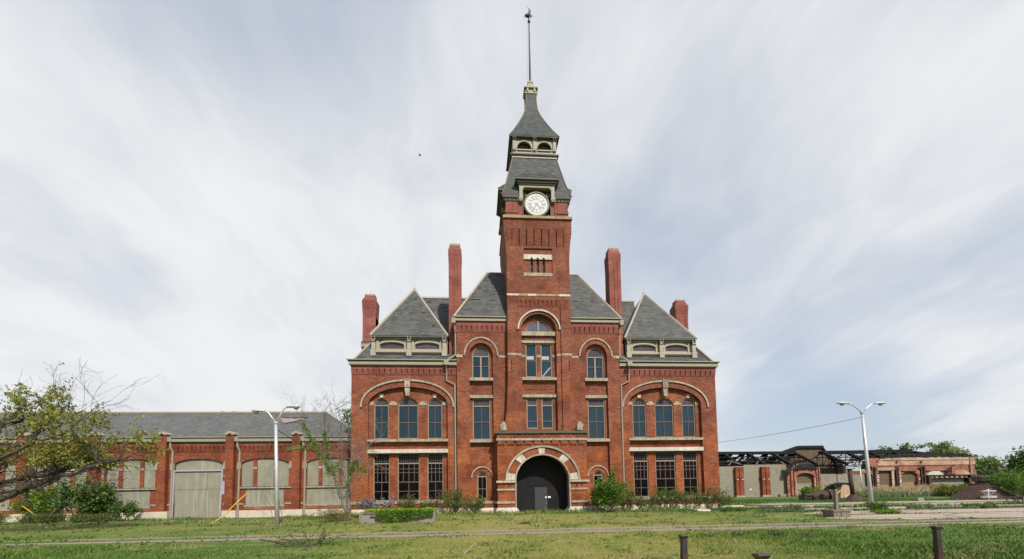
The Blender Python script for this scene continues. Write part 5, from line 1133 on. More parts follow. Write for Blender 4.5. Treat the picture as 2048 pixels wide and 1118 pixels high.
# concrete planter by the bare tree
t = empty('concrete_planter', (-9.3, -9.3, 0), 'long low concrete planter trough draped in ivy below the left wing', 'planter')
s = MB(); s.box(-11.3, -7.25, -10.1, -9.95, -.05, .56); s.box(-11.3, -7.25, -8.75, -8.6, -.05, .60); s.box(-7.40, -7.25, -9.95, -8.75, -.05, .56); s.box(-11.3, -11.15, -9.95, -8.75, -.05, .6); s.box(-11.15, -7.4, -9.95, -8.75, -.05, .45); s.build('trough', 'concrete', t)
s = MB(); s.box(-11.1, -9.6, -10.16, -9.9, .50, .60); s.box(-10.7, -9.8, -10.22, -9.95, .36, .44); s.build('ledge', 'wood_gray', t)
# broken brick pier, concrete blocks
t = empty('broken_pier', (45.7, 24, 0), 'stub of pale broken brick pier with a black tarp cap, behind the stack', 'pier')
s = MB(); s.prism([(44.85, 0), (46.75, 0), (46.7, 1.2), (46.4, 1.7), (45.9, 2.0), (45.3, 2.0), (44.95, 1.2)], 24, 25.0); s.build('stub', 'brick_bare', t)
s = MB(); s.prism([(44.5, 1.95), (45.1, 2.2), (46.1, 2.15), (46.9, 1.5), (46.8, 1.38), (46.0, 1.95), (45.2, 2.0), (44.6, 1.8)], 23.9, 25.1); s.build('tarp', 'tarp', t)
def cblock(x, y, z0, dx, dy, dz, label, m='concrete'):
    r = random.Random(int(x*10)); s = MB(); s.loft([[(x-dx+r.uniform(-.05, .05), y-dy, 0), (x+dx, y-dy, 0), (x+dx, y+dy, 0), (x-dx, y+dy, 0)], [(x-dx*.95, y-dy*.95, dz), (x+dx*.93, y-dy*.9, dz*r.uniform(.85, 1.)), (x+dx*.95, y+dy, dz), (x-dx, y+dy, dz*.95)]])
    tag(s.build('concrete_block', m), label, 'block')
cblock(40.6, 8.7, 0, .36, .25, .36, 'pale concrete block in the grass by the reeds')
cblock(11.2, -3.2, 0, .5, .5, .12, 'flat broken concrete slab at the foot of the right corner of the hall', 'stone_base')
cblock(16.5, 3.0, 0, 1.7, .25, .12, 'long low pale kerb stone lying in weeds right of the hall', 'stone_base')
# bird
t = MB(); bx, by_, bz = -19.0, 79, 89.4
t.lathe([(.01, -.35), (.11, -.2), (.14, 0), (.09, .2), (.03, .36)], (bx, by_, bz), 8, 'x')
for s in (-1, 1): t.hexa([(bx-.14, by_, bz), (bx+.16, by_, bz), (bx+.16, by_, bz+.03), (bx-.14, by_, bz+.03)], [(bx-.10, by_+s*.35, bz+.22), (bx+.06, by_+s*.35, bz+.20), (bx+.06, by_+s*.35, bz+.22), (bx-.10, by_+s*.35, bz+.24)])
for s in (-1, 1): t.hexa([(bx-.10, by_+s*.35, bz+.22), (bx+.06, by_+s*.35, bz+.20), (bx+.06, by_+s*.35, bz+.22), (bx-.10, by_+s*.35, bz+.24)], [(bx+.06, by_+s*.55, bz+.1), (bx+.12, by_+s*.55, bz+.1), (bx+.12, by_+s*.55, bz+.11), (bx+.06, by_+s*.55, bz+.11)])
tag(t.build('bird', 'iron_dark'), 'tiny dark bird flying high left of the tower', 'bird')
# ------------------------------------------------------------------ plants
def leafmesh(name, m, parent, C, size, rs, flatness=0., lean=None, ratio=.55):
    """many small leaf-shaped faces at the given centres, each turned its own way"""
    C = np.asarray(C, float); n = len(C); g = np.random.default_rng(rs)
    nrm = g.normal(size=(n, 3)); nrm[:, 2] = np.abs(nrm[:, 2])+flatness; nrm /= np.linalg.norm(nrm, axis=1)[:, None]
    t = g.normal(size=(n, 3))
    if lean is not None: t = t*.5+np.array(lean)
    t -= nrm*(t*nrm).sum(1)[:, None]; t /= np.linalg.norm(t, axis=1)[:, None]; b = np.cross(nrm, t)
    s = (size*(.6+.8*g.random(n)))[:, None]
    tip = C+t*s; base = C-t*s; q1 = C+b*s*ratio+nrm*s*.15; q2 = C-b*s*ratio+nrm*s*.15
    V = np.stack([base, q1, tip, q2], 1).reshape(-1, 3)
    me = bpy.data.meshes.new(name); me.vertices.add(4*n); me.vertices.foreach_set('co', V.ravel())
    me.loops.add(4*n); me.loops.foreach_set('vertex_index', np.arange(4*n, dtype=np.int32))
    me.polygons.add(n); me.polygons.foreach_set('loop_start', np.arange(0, 4*n, 4, dtype=np.int32)); me.update(calc_edges=True)
    return link(name, me, m, parent)
def grow(mb, p, d, L, r, depth, R, tips, up=.12, spread=.55, nb=(2, 4), taper=.62, seg=4, wig=.16, minr=.006, droop=0.):
    p = Vector(p); d = Vector(d).normalized(); pts = [p.copy()]; rad = [r]
    for k in range(seg):
        d = (d+Vector((R.gauss(0, wig), R.gauss(0, wig), R.gauss(0, wig)+up-droop*(k/seg)))).normalized()
        p = p+d*L/seg; pts.append(p.copy()); rad.append(max(minr, r*(1-(1-taper)*(k+1)/seg)))
    mb.tube([tuple(q) for q in pts], rad, 6 if r > .05 else (4 if r > .015 else 3), False)
    if depth <= 1: tips.extend((tuple(q), tuple(d)) for q in pts[1:])
    if depth == 0: return
    n = R.randint(*nb)
    for k in range(n):
        t = R.uniform(.35, 1.) if k else 1.
        i = min(int(t*seg), seg); q = pts[i]
        s = Vector((R.gauss(0, 1), R.gauss(0, 1), R.gauss(0, .8)))
        s = (s-d*s.dot(d)).normalized()
        nd_ = (d+s*spread*R.uniform(.6, 1.4)).normalized()
        grow(mb, q, nd_, L*R.uniform(.55, .8), max(minr, rad[i]*R.uniform(.55, .75)), depth-1, R, tips, up, spread, nb, taper, seg, wig, minr, droop)
def scatter(tips, n, sp, R, keep=None):
    out = []
    while len(out) < n:
        q, d = R.choice(tips); c = (q[0]+R.gauss(0, sp), q[1]+R.gauss(0, sp), q[2]+R.gauss(0, sp*.7))
        if keep is None or keep(c): out.append(c)
    return out

# big spreading tree at the left edge: trunk beyond the frame, long limbs reaching in
t = empty('spreading_tree', (-31.5, -12, 0), 'large half-bare spreading tree with yellow-green leaf sprays at the left edge', 'tree')
R_ = random.Random(11); mb = MB(); tips = []
mb.tube([(-31.5, -12, -.1), (-31.2, -12, .9), (-30.6, -12, 1.6)], [.34, .27, .24], 10)
LIMBS = [((-30.6, -12, 1.5), [(-27.4, -12.2, 1.55), (-25.2, -12, 2.45), (-23.2, -12, 3.15), (-21.9, -11.8, 3.55)], .17),
         ((-30.6, -12, 1.6), [(-28.2, -11.6, 2.2), (-25.6, -11.8, 2.75), (-23.6, -11.6, 3.3)], .16),
         ((-30.7, -12, 1.6), [(-28.4, -12.6, 2.8), (-26.2, -12.8, 3.7), (-24.2, -12.6, 4.6)], .14),
         ((-30.7, -12, 1.7), [(-28.8, -12, 3.2), (-27.0, -11.4, 4.4), (-25.6, -11.2, 5.2)], .13),
         ((-30.9, -12, 1.7), [(-29.6, -11.4, 3.6), (-28.2, -11.4, 5.0), (-27.0, -11, 5.8)], .13),
         ((-31, -12, 1.7), [(-31.6, -12.6, 3.6), (-31.2, -13, 5.2), (-30, -13, 6.2)], .13),
         ((-31.2, -12, 1.5), [(-33.5, -12, 3.2), (-35.5, -12.5, 4.8), (-36.5, -12.5, 6.2)], .14),
         ((-31.2, -12, 1.3), [(-32, -14, 2.8), (-32.5, -16, 4.4), (-32.6, -17, 5.6)], .12)]
LT = []
for a, P_, r in LIMBS:
    pts = [a]+P_; n = len(pts); fine_ = []
    for i in range(n-1):
        for k in range(4):
            q = Vector(pts[i]).lerp(Vector(pts[i+1]), k/4)+Vector((R_.gauss(0, .05), R_.gauss(0, .05), R_.gauss(0, .06))); fine_.append(q)
    fine_.append(Vector(pts[-1])); m_n = len(fine_)
    rad = [r*(1-.72*i/(m_n-1)) for i in range(m_n)]
    mb.tube([tuple(q) for q in fine_], rad, 7)
    d = (fine_[-1]-fine_[-3]).normalized()
    for i in range(3, m_n):
        for k in range(R_.randint(1, 2)):
            dd = (fine_[i]-fine_[i-1]).normalized(); s = Vector((R_.gauss(0, 1), R_.gauss(0, .9), R_.gauss(.25, .8))).normalized()
            grow(mb, fine_[i], dd*.7+s*.8, R_.uniform(.9, 1.7), max(.012, rad[i]*.5), 2, R_, LT, .05, .6, (2, 4), .5, 4, .22, .0055)
mb.build('trunk', 'bark_dark', t)
def clumpy(c): return noise.noise((c[0]*.85+3, c[1]*.85, c[2]*.95)) > -.12 and c[0] < -20.2 and c[2] < 7.35+.13*(c[0]+27)*-1-.0
C_ = scatter([q for q in LT if q[0][2] > 3.2], 13500, .12, R_, clumpy)
C_ += scatter([q for q in LT if q[0][2] > 2.2 and q[0][0] > -25], 1500, .12, R_, lambda c: c[2] > 3 and noise.noise((c[0]*1.1, c[1], c[2]*1.2)) > .05)
leafmesh('crown', 'leaf_yellow', t, C_, np.full(len(C_), .072), 5)
C_ = scatter(LT, 2500, .10, R_, lambda c: noise.noise((c[0]*.9-8, c[1]*.9, c[2]*.9)) > .12)
leafmesh('olive_foliage', 'leaf_olive', t, C_, np.full(len(C_), .06), 6)  # olive leaves in noise-picked clumps all through the crown
# long bare upper twigs
mb = MB()
for p, d, L in (((-25.6, -11.2, 5.2), (.6, 0, .8), 1.9), ((-24.2, -12.6, 4.6), (.8, .1, .7), 2.2), ((-24.9, -12, 5.0), (.35, 0, 1), 1.9), ((-26.8, -11, 5.8), (.3, 0, 1), 1.), ((-23.9, -12.6, 4.9), (1, 0, .5), 2.0)):
    grow(mb, p, d, L, .022, 2, R_, [], .02, .7, (3, 5), .5, 4, .2, .005)
for k in range(40):
    u_ = R_.random(); p = Vector((-28.2, -12.1, 1.5)).lerp(Vector((-22.6, -11.9, 3.3)), u_)+Vector((0, R_.gauss(0, .2), R_.gauss(.25, .35)))
    grow(mb, p, (R_.uniform(.2, 1), R_.gauss(0, .5), R_.uniform(-.3, .7)), R_.uniform(.8, 1.6), .016, 2, R_, [], .0, .6, (2, 4), .5, 4, .22, .005)
mb.build('bare_twigs', 'bark_dark', t)

# dead multi-stemmed tree with vine, against the left corner of the hall
t = empty('vine_clad_tree', (-12.95, -6, -.1), 'leafless multi-stemmed tree with green vine climbing its leaning branches, beside the hall', 'tree')
R_ = random.Random(4); mb = MB(); tips = []; VT = []
STEMS = [([(-12.95, -6, -.1), (-13.0, -6, .9), (-13.05, -6, 1.7), (-12.95, -5.9, 2.6), (-12.75, -5.8, 3.6), (-12.7, -5.8, 4.9)], .17),
         ([(-13.05, -6.1, .3), (-13.35, -6.1, 1.3), (-13.7, -6.1, 2.2), (-14.05, -6.2, 3.2), (-14.4, -6.2, 4.0)], .11),
         ([(-14.05, -6.2, 3.2), (-14.5, -6.3, 3.75), (-15.0, -6.3, 4.6), (-15.55, -6.4, 5.6), (-15.75, -6.4, 6.2)], .06),
         ([(-14.0, -6.2, 3.1), (-14.2, -6.0, 4.0), (-14.45, -6.0, 5.2), (-14.6, -6.0, 6.3)], .05),
         ([(-13.0, -6, 1.9), (-13.5, -5.6, 3.2), (-13.6, -5.4, 4.8), (-13.7, -5.4, 6.4), (-13.9, -5.3, 7.4)], .065),
         ([(-12.8, -5.8, 3.4), (-12.2, -5.7, 4.2), (-11.6, -5.6, 4.9), (-11.0, -5.5, 5.3)], .05),
         ([(-13.1, -6, 1.0), (-12.5, -6.4, 2.1), (-11.9, -6.6, 2.9), (-11.3, -6.6, 3.4)], .045)]
for P_, r in STEMS:
    F_ = []
    for i in range(len(P_)-1):
        for k in range(3): F_.append(Vector(P_[i]).lerp(Vector(P_[i+1]), k/3)+Vector((R_.gauss(0, .025), R_.gauss(0, .025), 0)))
    F_.append(Vector(P_[-1])); n = len(F_); rad = [r*(1-.88*i/(n-1)) for i in range(n)]
    mb.tube([tuple(q) for q in F_], rad, 8)
    for i in range(3, n):
        for _q in range(R_.choice((1, 2, 2))):
            s = Vector((R_.gauss(0, 1), R_.gauss(0, .7), R_.gauss(.3, .6))).normalized()
            grow(mb, F_[i], s+(F_[i]-F_[i-1]).normalized()*.5, R_.uniform(.7, 1.5), .016, 2, R_, tips, .03, .6, (2, 4), .5, 4, .22, .0045)
mb.build('trunk', 'bark_gray', t)
VP = [((-14.0, -6.2, 3.0), (-15.75, -6.4, 6.1), .10, 900), ((-14.1, -6.1, 3.4), (-14.55, -6.0, 5.6), .10, 480), ((-15.0, -6.3, 4.55), (-16.6, -6.4, 4.5), .07, 260), ((-12.7, -5.9, 3.5), (-11.9, -5.9, 3.0), .11, 300),
      ((-13.4, -6.1, 1.4), (-13.9, -6.1, 3.1), .07, 200), ((-14.3, -6.1, 2.9), (-13.6, -6.1, 3.5), .16, 380), ((-13.0, -6.1, 1.2), (-12.9, -6, 3.2), .09, 200), ((-12.9, -6, 3.0), (-12.5, -5.9, 3.8), .12, 280)]
C_ = []
for a, b, s, n in VP:
    a, b = Vector(a), Vector(b)
    for k in range(n):
        q = a.lerp(b, R_.random()**.9); C_.append((q.x+R_.gauss(0, s), q.y+R_.gauss(0, s), q.z+R_.gauss(0, s)-.05))
leafmesh('vine', 'leaf_vine', t, C_, np.full(len(C_), .055), 8)

def bush(name, loc, h, w, label, leaf, n, size, stems=9, seed=1, stem_m='bark', group=None, cat='bush', spread=.35, depth=2, sp=.12, flatness=0., dy=None, nb=(2, 4), extra=None, up=.1):
    t = empty(name, loc, label, cat, group); R2 = random.Random(seed); mb = MB(); tips = []
    for k in range(stems):
        a = R2.uniform(0, 2*pi); rr = R2.random()**.5*w*.22
        d = Vector((cos(a)*spread*w/h*1.6, sin(a)*spread*(dy or w)/h*1.6, 1.))
        grow(mb, (loc[0]+rr*cos(a), loc[1]+rr*sin(a), loc[2]-.05), d, h*R2.uniform(.38, .55), max(.008, h*.008), depth, R2, tips, up, .5, nb, .55, 4, .14, .004)
    mb.build('stems', stem_m, t)
    keep = lambda c: loc[2]+.02 < c[2] < loc[2]+h and ((c[0]-loc[0])/(w*.54))**2+max(0, (c[2]-loc[2]-h*.45)/(h*.62))**2 < 1
    C_ = scatter(tips, n, sp, R2, keep)
    leafmesh('foliage', leaf, t, C_, np.full(len(C_), size), seed+50, flatness)
    if extra: leafmesh('blossom', extra[0], t, scatter(tips, extra[1], sp, R2, lambda c: c[2] > loc[2]+h*.35 and c[2] < loc[2]+h*1.02), np.full(extra[1], extra[2]), seed+77)
    return t
# bushes before the left workshop
bush('tall_bush', (-38.4, 2.0, -.2), 2.9, 2.1, 'tall loose green bush left of the dense bush at the workshop wall', 'leaf_vine', 2200, .10, 9, 21, spread=.16, sp=.17)
bush('dense_bush', (-34.9, 2.2, -.2), 3.4, 3.1, 'large dense dark green bush before the workshop, biggest of its row', 'leaf_mid', 4200, .12, 14, 22, spread=.24, sp=.22, flatness=.4)
bush('round_bush', (-32.0, 2.0, -.2), 1.55, 1.5, 'small round bush at the foot of a boarded workshop bay', 'leaf_mid', 1500, .075, 9, 23, spread=.22, sp=.12)
for i, (x, y, h, w_, lb) in enumerate(((-38.8, -1.0, 1.1, 3.0, 'low tangled brown-green thicket at the far left edge'), (-35.0, -1.2, .85, 3.2, 'low thicket in front of the large dense bush'), (-31.6, -1.4, .75, 3.0, 'low weedy thicket in front of the small round bush'))):
    bush('low_thicket', (x, y, -.1), h, w_, lb, ('leaf_olive', 'leaf_shrub', 'leaf_shrub')[i], 2600, .06, 26, 30+i, 'twig_red', 'low thickets before the workshop', 'thicket', .6, 2, .16, dy=1.2)
# along the hall
bush('lilac_bush', (-12.1, -2.0, 0), 1.5, 2.7, 'lilac bush in pale purple bloom behind the ivy planter', 'leaf_dark', 1300, .055, 14, 41, extra=('lilac', 1500, .048), spread=.42, sp=.13)
SH = (( -6.9, 1.75, 1.5, 'leaf_shrub', 'reddish thin shrub under the left downspout of the hall'), (-5.3, 1.25, 1.5, 'leaf_mid', 'thin green shrub below the small arched window left of the entrance'),
      (-8.6, 1.0, 1.2, 'leaf_shrub', 'sparse twiggy shrub just right of the ivy planter'), (-10.0, 1.25, 1.2, 'leaf_shrub', 'sparse tall-stemmed shrub behind the ivy planter'),
      (6.3, 1.6, 1.3, 'leaf_shrub', 'thin shrub under the right downspout of the hall'), (7.6, 1.0, 1.2, 'leaf_mid', 'low green shrub left of the dark lower right windows'),
      (9.3, 1.55, 1.8, 'leaf_mid', 'broad dark shrub before the middle lower right window'), (11.2, 1.35, 1.7, 'leaf_shrub', 'twiggy shrub before the last lower right window'),
      (13.2, 1.45, 2.0, 'leaf_shrub', 'reddish shrub at the right corner of the hall'))
for i, (x, h, w_, lf, lb) in enumerate(SH):
    bush('foundation_shrub', (x, -1.6, 0), h*1.25, w_*1.2, lb, lf, int(900*h*w_/1.6), .062, 22, 60+i, 'twig_red', 'shrubs along the foot of the hall', 'shrub', .34, 2, .10)
t = bush('leafy_bush', (4.55, -2.6, 0), 2.6, 2.3, 'bright green leafy bush with one tall shoot, right of the entrance', 'leaf_bright', 5200, .075, 16, 75, spread=.32, sp=.19)
R_ = random.Random(9); mb = MB(); tp = []
grow(mb, (4.9, -2.5, 1.6), (.05, 0, 1), 1.0, .02, 1, R_, tp, .15, .3, (2, 3), .5, 4, .06); mb.build('stems', 'bark', t)
C_ = scatter(tp, 420, .11, R_); leafmesh('foliage', 'leaf_bright', t, C_, np.full(len(C_), .07), 3)
# ivy on the concrete planter
t = empty('ivy', (-9.2, -10, .5), 'bright yellow-green ivy trailing over the concrete planter', 'ivy')
R_ = random.Random(5); C_ = []; C2 = []
for k in range(3000):
    x = R_.uniform(-11.0, -7.3); C2.append((x, R_.uniform(-10.2, -8.8), .60+R_.random()*.14+.05*noise.noise((x*2, 0, 0))))
while len(C_) < 3400:
    x = R_.uniform(-10.4, -7.35); edge = .42-.36*max(0, min(1, (x+10.3)/1.2))*0 ; low = .05+.30*max(0, min(1, (x+9.4)/1.6))+.07*noise.noise((x*2.3, 1, 0)); low = low if x > -10.1 else .2
    z = R_.uniform(low, .66); C_.append((x, -10.12-R_.random()*.12-.1*(1-z), z))
leafmesh('leaves', 'leaf_bright', t, C_, np.full(len(C_), .042), 4, 0., None, .75)
leafmesh('top_leaves', 'leaf_vine_top', t, C2, np.full(len(C2), .042), 14, .9, None, .75)
mb = MB()
for k in range(24):
    x = R_.uniform(-10.3, -7.7); mb.tube([(x, -9.9, .62), (x+.03, -10.12, .55), (x+R_.uniform(-.1, .1), -10.16, .25)], .006, 3)
mb.build('stems', 'bark', t)
# brush pile and fallen branch
def sticks(name, loc, label, cat, m, n, L, rad, seed, flat_=.35, w_=.6):
    t = empty(name, loc, label, cat); R2 = random.Random(seed); mb = MB()
    for k in range(n):
        a = R2.uniform(0, 2*pi); p = Vector((loc[0]+R2.gauss(0, w_), loc[1]+R2.gauss(0, w_*.5), loc[2]+R2.uniform(0, flat_*.6)))
        grow(mb, p, (cos(a), sin(a)*.6, R2.uniform(-.1, flat_)), R2.uniform(.5, 1)*L, rad*R2.uniform(.5, 1), 1, R2, [], .02, .6, (1, 3), .5, 4, .18, .004)
    mb.build('branches', m, t); return t
t = sticks('brush_pile', (-13.3, -7.6, 0), 'heap of cut brown twigs at the foot of the vine-clad tree', 'brush pile', 'twig_red', 46, .9, .014, 91, .9, .5)
C_ = [(-13.3+R_.gauss(0, .5), -7.6+R_.gauss(0, .3), abs(R_.gauss(.3, .25))) for k in range(900)]; leafmesh('foliage', 'leaf_olive', t, C_, np.full(900, .05), 92)
t = empty('fallen_branch', (-10.1, -21.0, 0), 'dead gray fallen branch with upturned twigs lying in the near grass', 'branch'); R2 = random.Random(93); mb = MB()
for a, b, r in (((-11.5, -20.9, .25), (-9.7, -21.1, .06), .024), ((-10.3, -21.05, .05), (-9.3, -20.9, .28), .024), ((-10.1, -21.0, .06), (-11.4, -20.7, .50), .018), ((-9.9, -21.1, .04), (-10.7, -21.4, .03), .022), ((-9.9, -21, .08), (-9.0, -20.8, .75), .014), ((-10.0, -21, .1), (-10.3, -20.8, .72), .015), ((-9.9, -21, .05), (-9.2, -21.3, .10), .018), ((-10, -21, .05), (-10.9, -21.0, .2), .016), ((-9.7, -21, .05), (-9.5, -20.9, .5), .012)):
    a, b = Vector(a), Vector(b); grow(mb, a, b-a, (b-a).length*.75, r*1.25, 2, R2, [], 0., .5, (2, 4), .5, 5, .12, .004)
mb.build('branches', 'bark_dark', t)
t = empty('sapling', (-15.9, -9.4, 0), 'thin bare sapling at the foot of the left lamp', 'sapling'); mb = MB()
grow(mb, (-15.95, -9.6, 0), (-.1, 0, 1), 1.6, .016, 2, R2, [], .02, .5, (2, 3), .5, 4, .14, .004); grow(mb, (-15.5, -9.5, 0), (.1, 0, 1), 2.2, .016, 1, R2, [], .02, .5, (2, 3), .5, 4, .08, .004); mb.build('stems', 'twig_red', t)
for i, (p, q, lb) in enumerate((((-5.7, -23.2, .02), (-5.62, -23.35, .12), 'short pale stick in the near grass'), ((-5.3, -23.5, .0), (-5.0, -23.0, .22), 'thin bent twig in the near grass'), ((-7.75, -11.9, .02), (-7.1, -11.3, .16), 'thin pale stick lying below the ivy planter'))):
    mb = MB(); a, b = Vector(p), Vector(q); mb.tube([p, tuple((a+b)/2+Vector((.02, 0, .03))), q], [.018, .014, .008], 5); tag(mb.build('stick', 'twig_pale'), lb, 'stick')
# weeds on the lot and lawn: each clump a plant
WD = [(18.6, -10.6, .42, 1.7, 'leaf_vine', 'trailing yellow-green weed patch at the foot of the right lamp'), (19.4, -9.2, .85, .9, 'leaf_mid', 'upright leafy weed beside the right lamp pole'),
      (15.4, -5.5, .55, 2.6, 'leaf_gray', 'long gray-green weed clump left of the gray post'), (17.4, -4.6, .6, 1.6, 'leaf_gray', 'gray-green weed clump behind the wooden planter'),
      (12.6, -5.0, .5, 2.4, 'leaf_mid', 'green weed clump at the left end of the lot'), (20.8, -4.0, .35, .9, 'leaf_gray', 'small weed clump in the lot between stack and lamp'),
      (25.2, -6.3, .55, 2.2, 'leaf_gray', 'weed clump on the lot, right of the lamp'), (29.0, -6.8, .5, 2.6, 'leaf_mid', 'wide weed clump at the right end of the lot'), (27, -.5, .5, 1.6, 'leaf_gray', 'low round weed clump by the pale concrete block'),
      (2.6, -20.7, .17, .34, 'leaf_gray', 'first gray-green tuft behind the left iron post'), (3.55, -20.9, .26, .45, 'leaf_gray', 'gray-green weed tuft in the lawn, between the first and the tallest tuft'), (4.75, -21.1, .38, .55, 'leaf_gray', 'tallest gray-green weed tuft, mid lawn on the right'),
      (3.98, -20.6, .13, .2, 'leaf_dark', 'small dark dandelion rosette in the right lawn'), (5.4, -21.6, .25, .4, 'leaf_gray', 'gray-green weed tuft left of the tall iron post'), (-2.6, -13.0, .1, .5, 'leaf_gray', 'flat gray-green weed patch in the lawn before the entrance')]
for i, (x, y, h, w_, lf, lb) in enumerate(WD):
    bush('weed_clump', (x, y, 0), h, w_, lb, lf, int(160+420*w_) if y < -15 else int(400+600*w_), .022+.02*min(h, .8)+.014*(y > -15), 14+int(8*w_), 120+i, lf, 'weeds on the lot and lawn', 'weed', .5, 1, .04+.10*h, dy=w_*.5)
bush('young_shrub', (50.0, 36, 0), 1.9, 2.6, 'pale green young shrub before the brick arch of the burned works', 'leaf_vine', 1500, .15, 9, 140, spread=.4, sp=.25)
bush('dark_shrub', (45.2, 26, 0), 2.0, 1.7, 'dark green shrub behind the gray post, beside the brick stub', 'leaf_dark', 1500, .13, 9, 141, sp=.22)
bush('wide_bush', (63.4, 26, -.1), 2.2, 4.0, 'wide pale olive bush left of the rusty hood', 'leaf_olive', 3000, .13, 18, 142, spread=.45, sp=.32)

# trees behind
def tree(name, loc, h, w, label, leaf, n, size, seed, trunk_h=.3, dens=(3, 5), depth=3, up=.08, spread=.6, sp=.5, group=None, lean=None, bark='bark', thr=-.15, flatness=0.):
    t = empty(name, loc, label, 'tree', group); R2 = random.Random(seed); mb = MB(); tips = []
    th = h*trunk_h; mb.tube([(loc[0], loc[1], loc[2]-.1), (loc[0]+R2.gauss(0, .1), loc[1], loc[2]+th*.5), (loc[0], loc[1], loc[2]+th)], [h*.03, h*.022, h*.02], 8)
    for k in range(7):
        a = 2*pi*k/7+R2.uniform(-.3, .3); d = Vector((cos(a)*w/h*1.1, sin(a)*w/h*1.1, R2.uniform(.5, 1.3)))
        if lean: d += Vector(lean)
        grow(mb, (loc[0], loc[1], loc[2]+th*R2.uniform(.7, 1)), d, h*.34*R2.uniform(.8, 1.15), h*.012, depth, R2, tips, up, spread, dens, .55, 4, .14, .012)
    mb.build('trunk', bark, t)
    f = lambda c: noise.noise((c[0]*2.6/w+seed, c[1]*2.6/w, c[2]*2.6/w)) > thr and c[2] < loc[2]+h and ((c[0]-loc[0])/(w*.56))**2+((c[2]-loc[2]-h*.5)/(h*.56))**2 < 1.15
    C_ = scatter(tips, n, sp, R2, f); leafmesh('crown', leaf, t, C_, np.full(len(C_), size), seed+7, flatness, lean)
    return t
BG = 'trees behind the burned works'
tree('broadleaf_tree', (109.5, 84, 0), 13.4, 9, 'small round dark green tree top over the black ridge', 'leaf_mid', 7500, .34, 201, .35, sp=.6, group=BG)
tree('willow_tree', (117.0, 80, 0), 13.2, 8, 'pale feathery willow rising left behind the brick front', 'leaf_willow', 8000, .38, 202, .3, sp=.6, group=BG, lean=(.5, 0, .2))
tree('willow_tree', (124.5, 82, 0), 13.0, 9, 'feathery willow with two tufted tops behind the brick front', 'leaf_willow', 8500, .38, 203, .3, sp=.6, group=BG, lean=(.5, 0, .2))
tree('broadleaf_tree', (129, 76, 0), 10.5, 11, 'green tree sloping down beyond the right end of the brick front', 'leaf_willow', 9000, .36, 204, .2, sp=.7, group=BG)
tree('broadleaf_tree', (104, 50, 0), 6.2, 9, 'dark green round tree behind the rusty hood', 'leaf_mid', 7500, .30, 205, .12, sp=.6, group=BG)
tree('broadleaf_tree', (101, 42, 0), 6.6, 11, 'deep green tree at right, overlapping the far street lamp', 'leaf_mid', 6500, .26, 206, .1, sp=.6, group=BG)
tree('broadleaf_tree', (68.6, 17, 0), 8.0, 8.0, 'loose green tree cut by the right edge of the view', 'leaf_mid', 14000, .17, 207, .12, sp=.45, group=BG, flatness=.4)
tree('broadleaf_tree', (118, 66, 0), 8.2, 14, 'far dark hedge-like tree between hood and right edge', 'leaf_dark', 5200, .34, 208, .1, sp=.8, group=BG)
bush('edge_bush', (52.9, 8.5, 0), 3.3, 4.2, 'bright green bush at the right edge beyond the iron frame', 'leaf_bright', 6500, .10, 20, 209, spread=.42, sp=.32)
bush('edge_bush', (40.2, -2.2, 0), 2.2, 1.7, 'green bush leaning in at the right edge of the lot', 'leaf_bright', 2600, .07, 12, 210, spread=.4, sp=.18)
tree('broadleaf_tree', (-20.6, 22, 0), 12.4, 8, 'green tree top showing over the workshop roof beside the hall', 'leaf_mid', 5200, .20, 211, .35, sp=.5)
tree('broadleaf_tree', (-52, 30, 0), 11.5, 10, 'green tree behind the far left end of the workshop roof', 'leaf_mid', 4200, .24, 212, .35, sp=.5)
h_ = MB(); h_.box(136, 148, 95, 102, 0, 7.2); ho = empty('far_house', (142, 98, 0), 'gray-roofed far house peeping between trees at the right', 'house'); h_.build('wall', 'block_brown', ho)
h_ = MB(); h_.prism([(135, 7.2), (149, 7.2), (146, 10.2), (138, 10.2)], 94.5, 102.5); h_.build('roof', 'slate_wing', ho)
# ------------------------------------------------------------------ ground
def sstep(a, b, x): t = np.clip((x-a)/(b-a), 0, 1); return t*t*(3-2*t)
def gz(x, y): return -.2*sstep(-14, -18, x)*sstep(-7, 0, y) if True else 0
def sheet(name, m, xs, ys, zf, kind='structure'):
    X, Y = np.meshgrid(xs, ys); Z = zf(X, Y); V = np.stack([X, Y, Z], -1).reshape(-1, 3); nx, ny = len(xs), len(ys)
    i = np.arange(nx*ny).reshape(ny, nx); Fc = np.stack([i[:-1, :-1], i[:-1, 1:], i[1:, 1:], i[1:, :-1]], -1).reshape(-1, 4)
    me = bpy.data.meshes.new(name); me.from_pydata(V.tolist(), [], Fc.tolist()); me.shade_smooth(); return tag(link(name, me, m), kind=kind)
xs = np.concatenate([[-2500, -600, -200, -100], np.arange(-60, 61, 1.), [100, 200, 600, 2500]]); ys = np.concatenate([[-300, -80], np.arange(-45, 61, 1.), [100, 200, 600, 3000]])
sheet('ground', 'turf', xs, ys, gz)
def ribbon(name, m, xs, lo, hi, z):
    mb = MB()
    for a, b in zip(xs, xs[1:]): mb.face([(a, lo(a), z), (b, lo(b), z), (b, hi(b), z), (a, hi(a), z)])
    return tag(mb.build(name, m), kind='structure')
def wob(s, a, f=1.): return lambda x: a*(noise.noise((x*.55*f, s, 0))+.6*noise.noise((x*1.9*f, s, 3))+.35*noise.noise((x*5*f, s, 5)))
wa, wb, wc, wd = wob(1, .16), wob(2, .13), wob(3, .13), wob(4, .16)
RX = np.arange(-60, 61, .2)
base = lambda x: -17.35+.25*noise.noise((x*.05, 7, 0))+.010*(x+10)
fade = lambda x: max(0., min(1., (x+26)/12))
def tw(x): return .12+.27*fade(x)
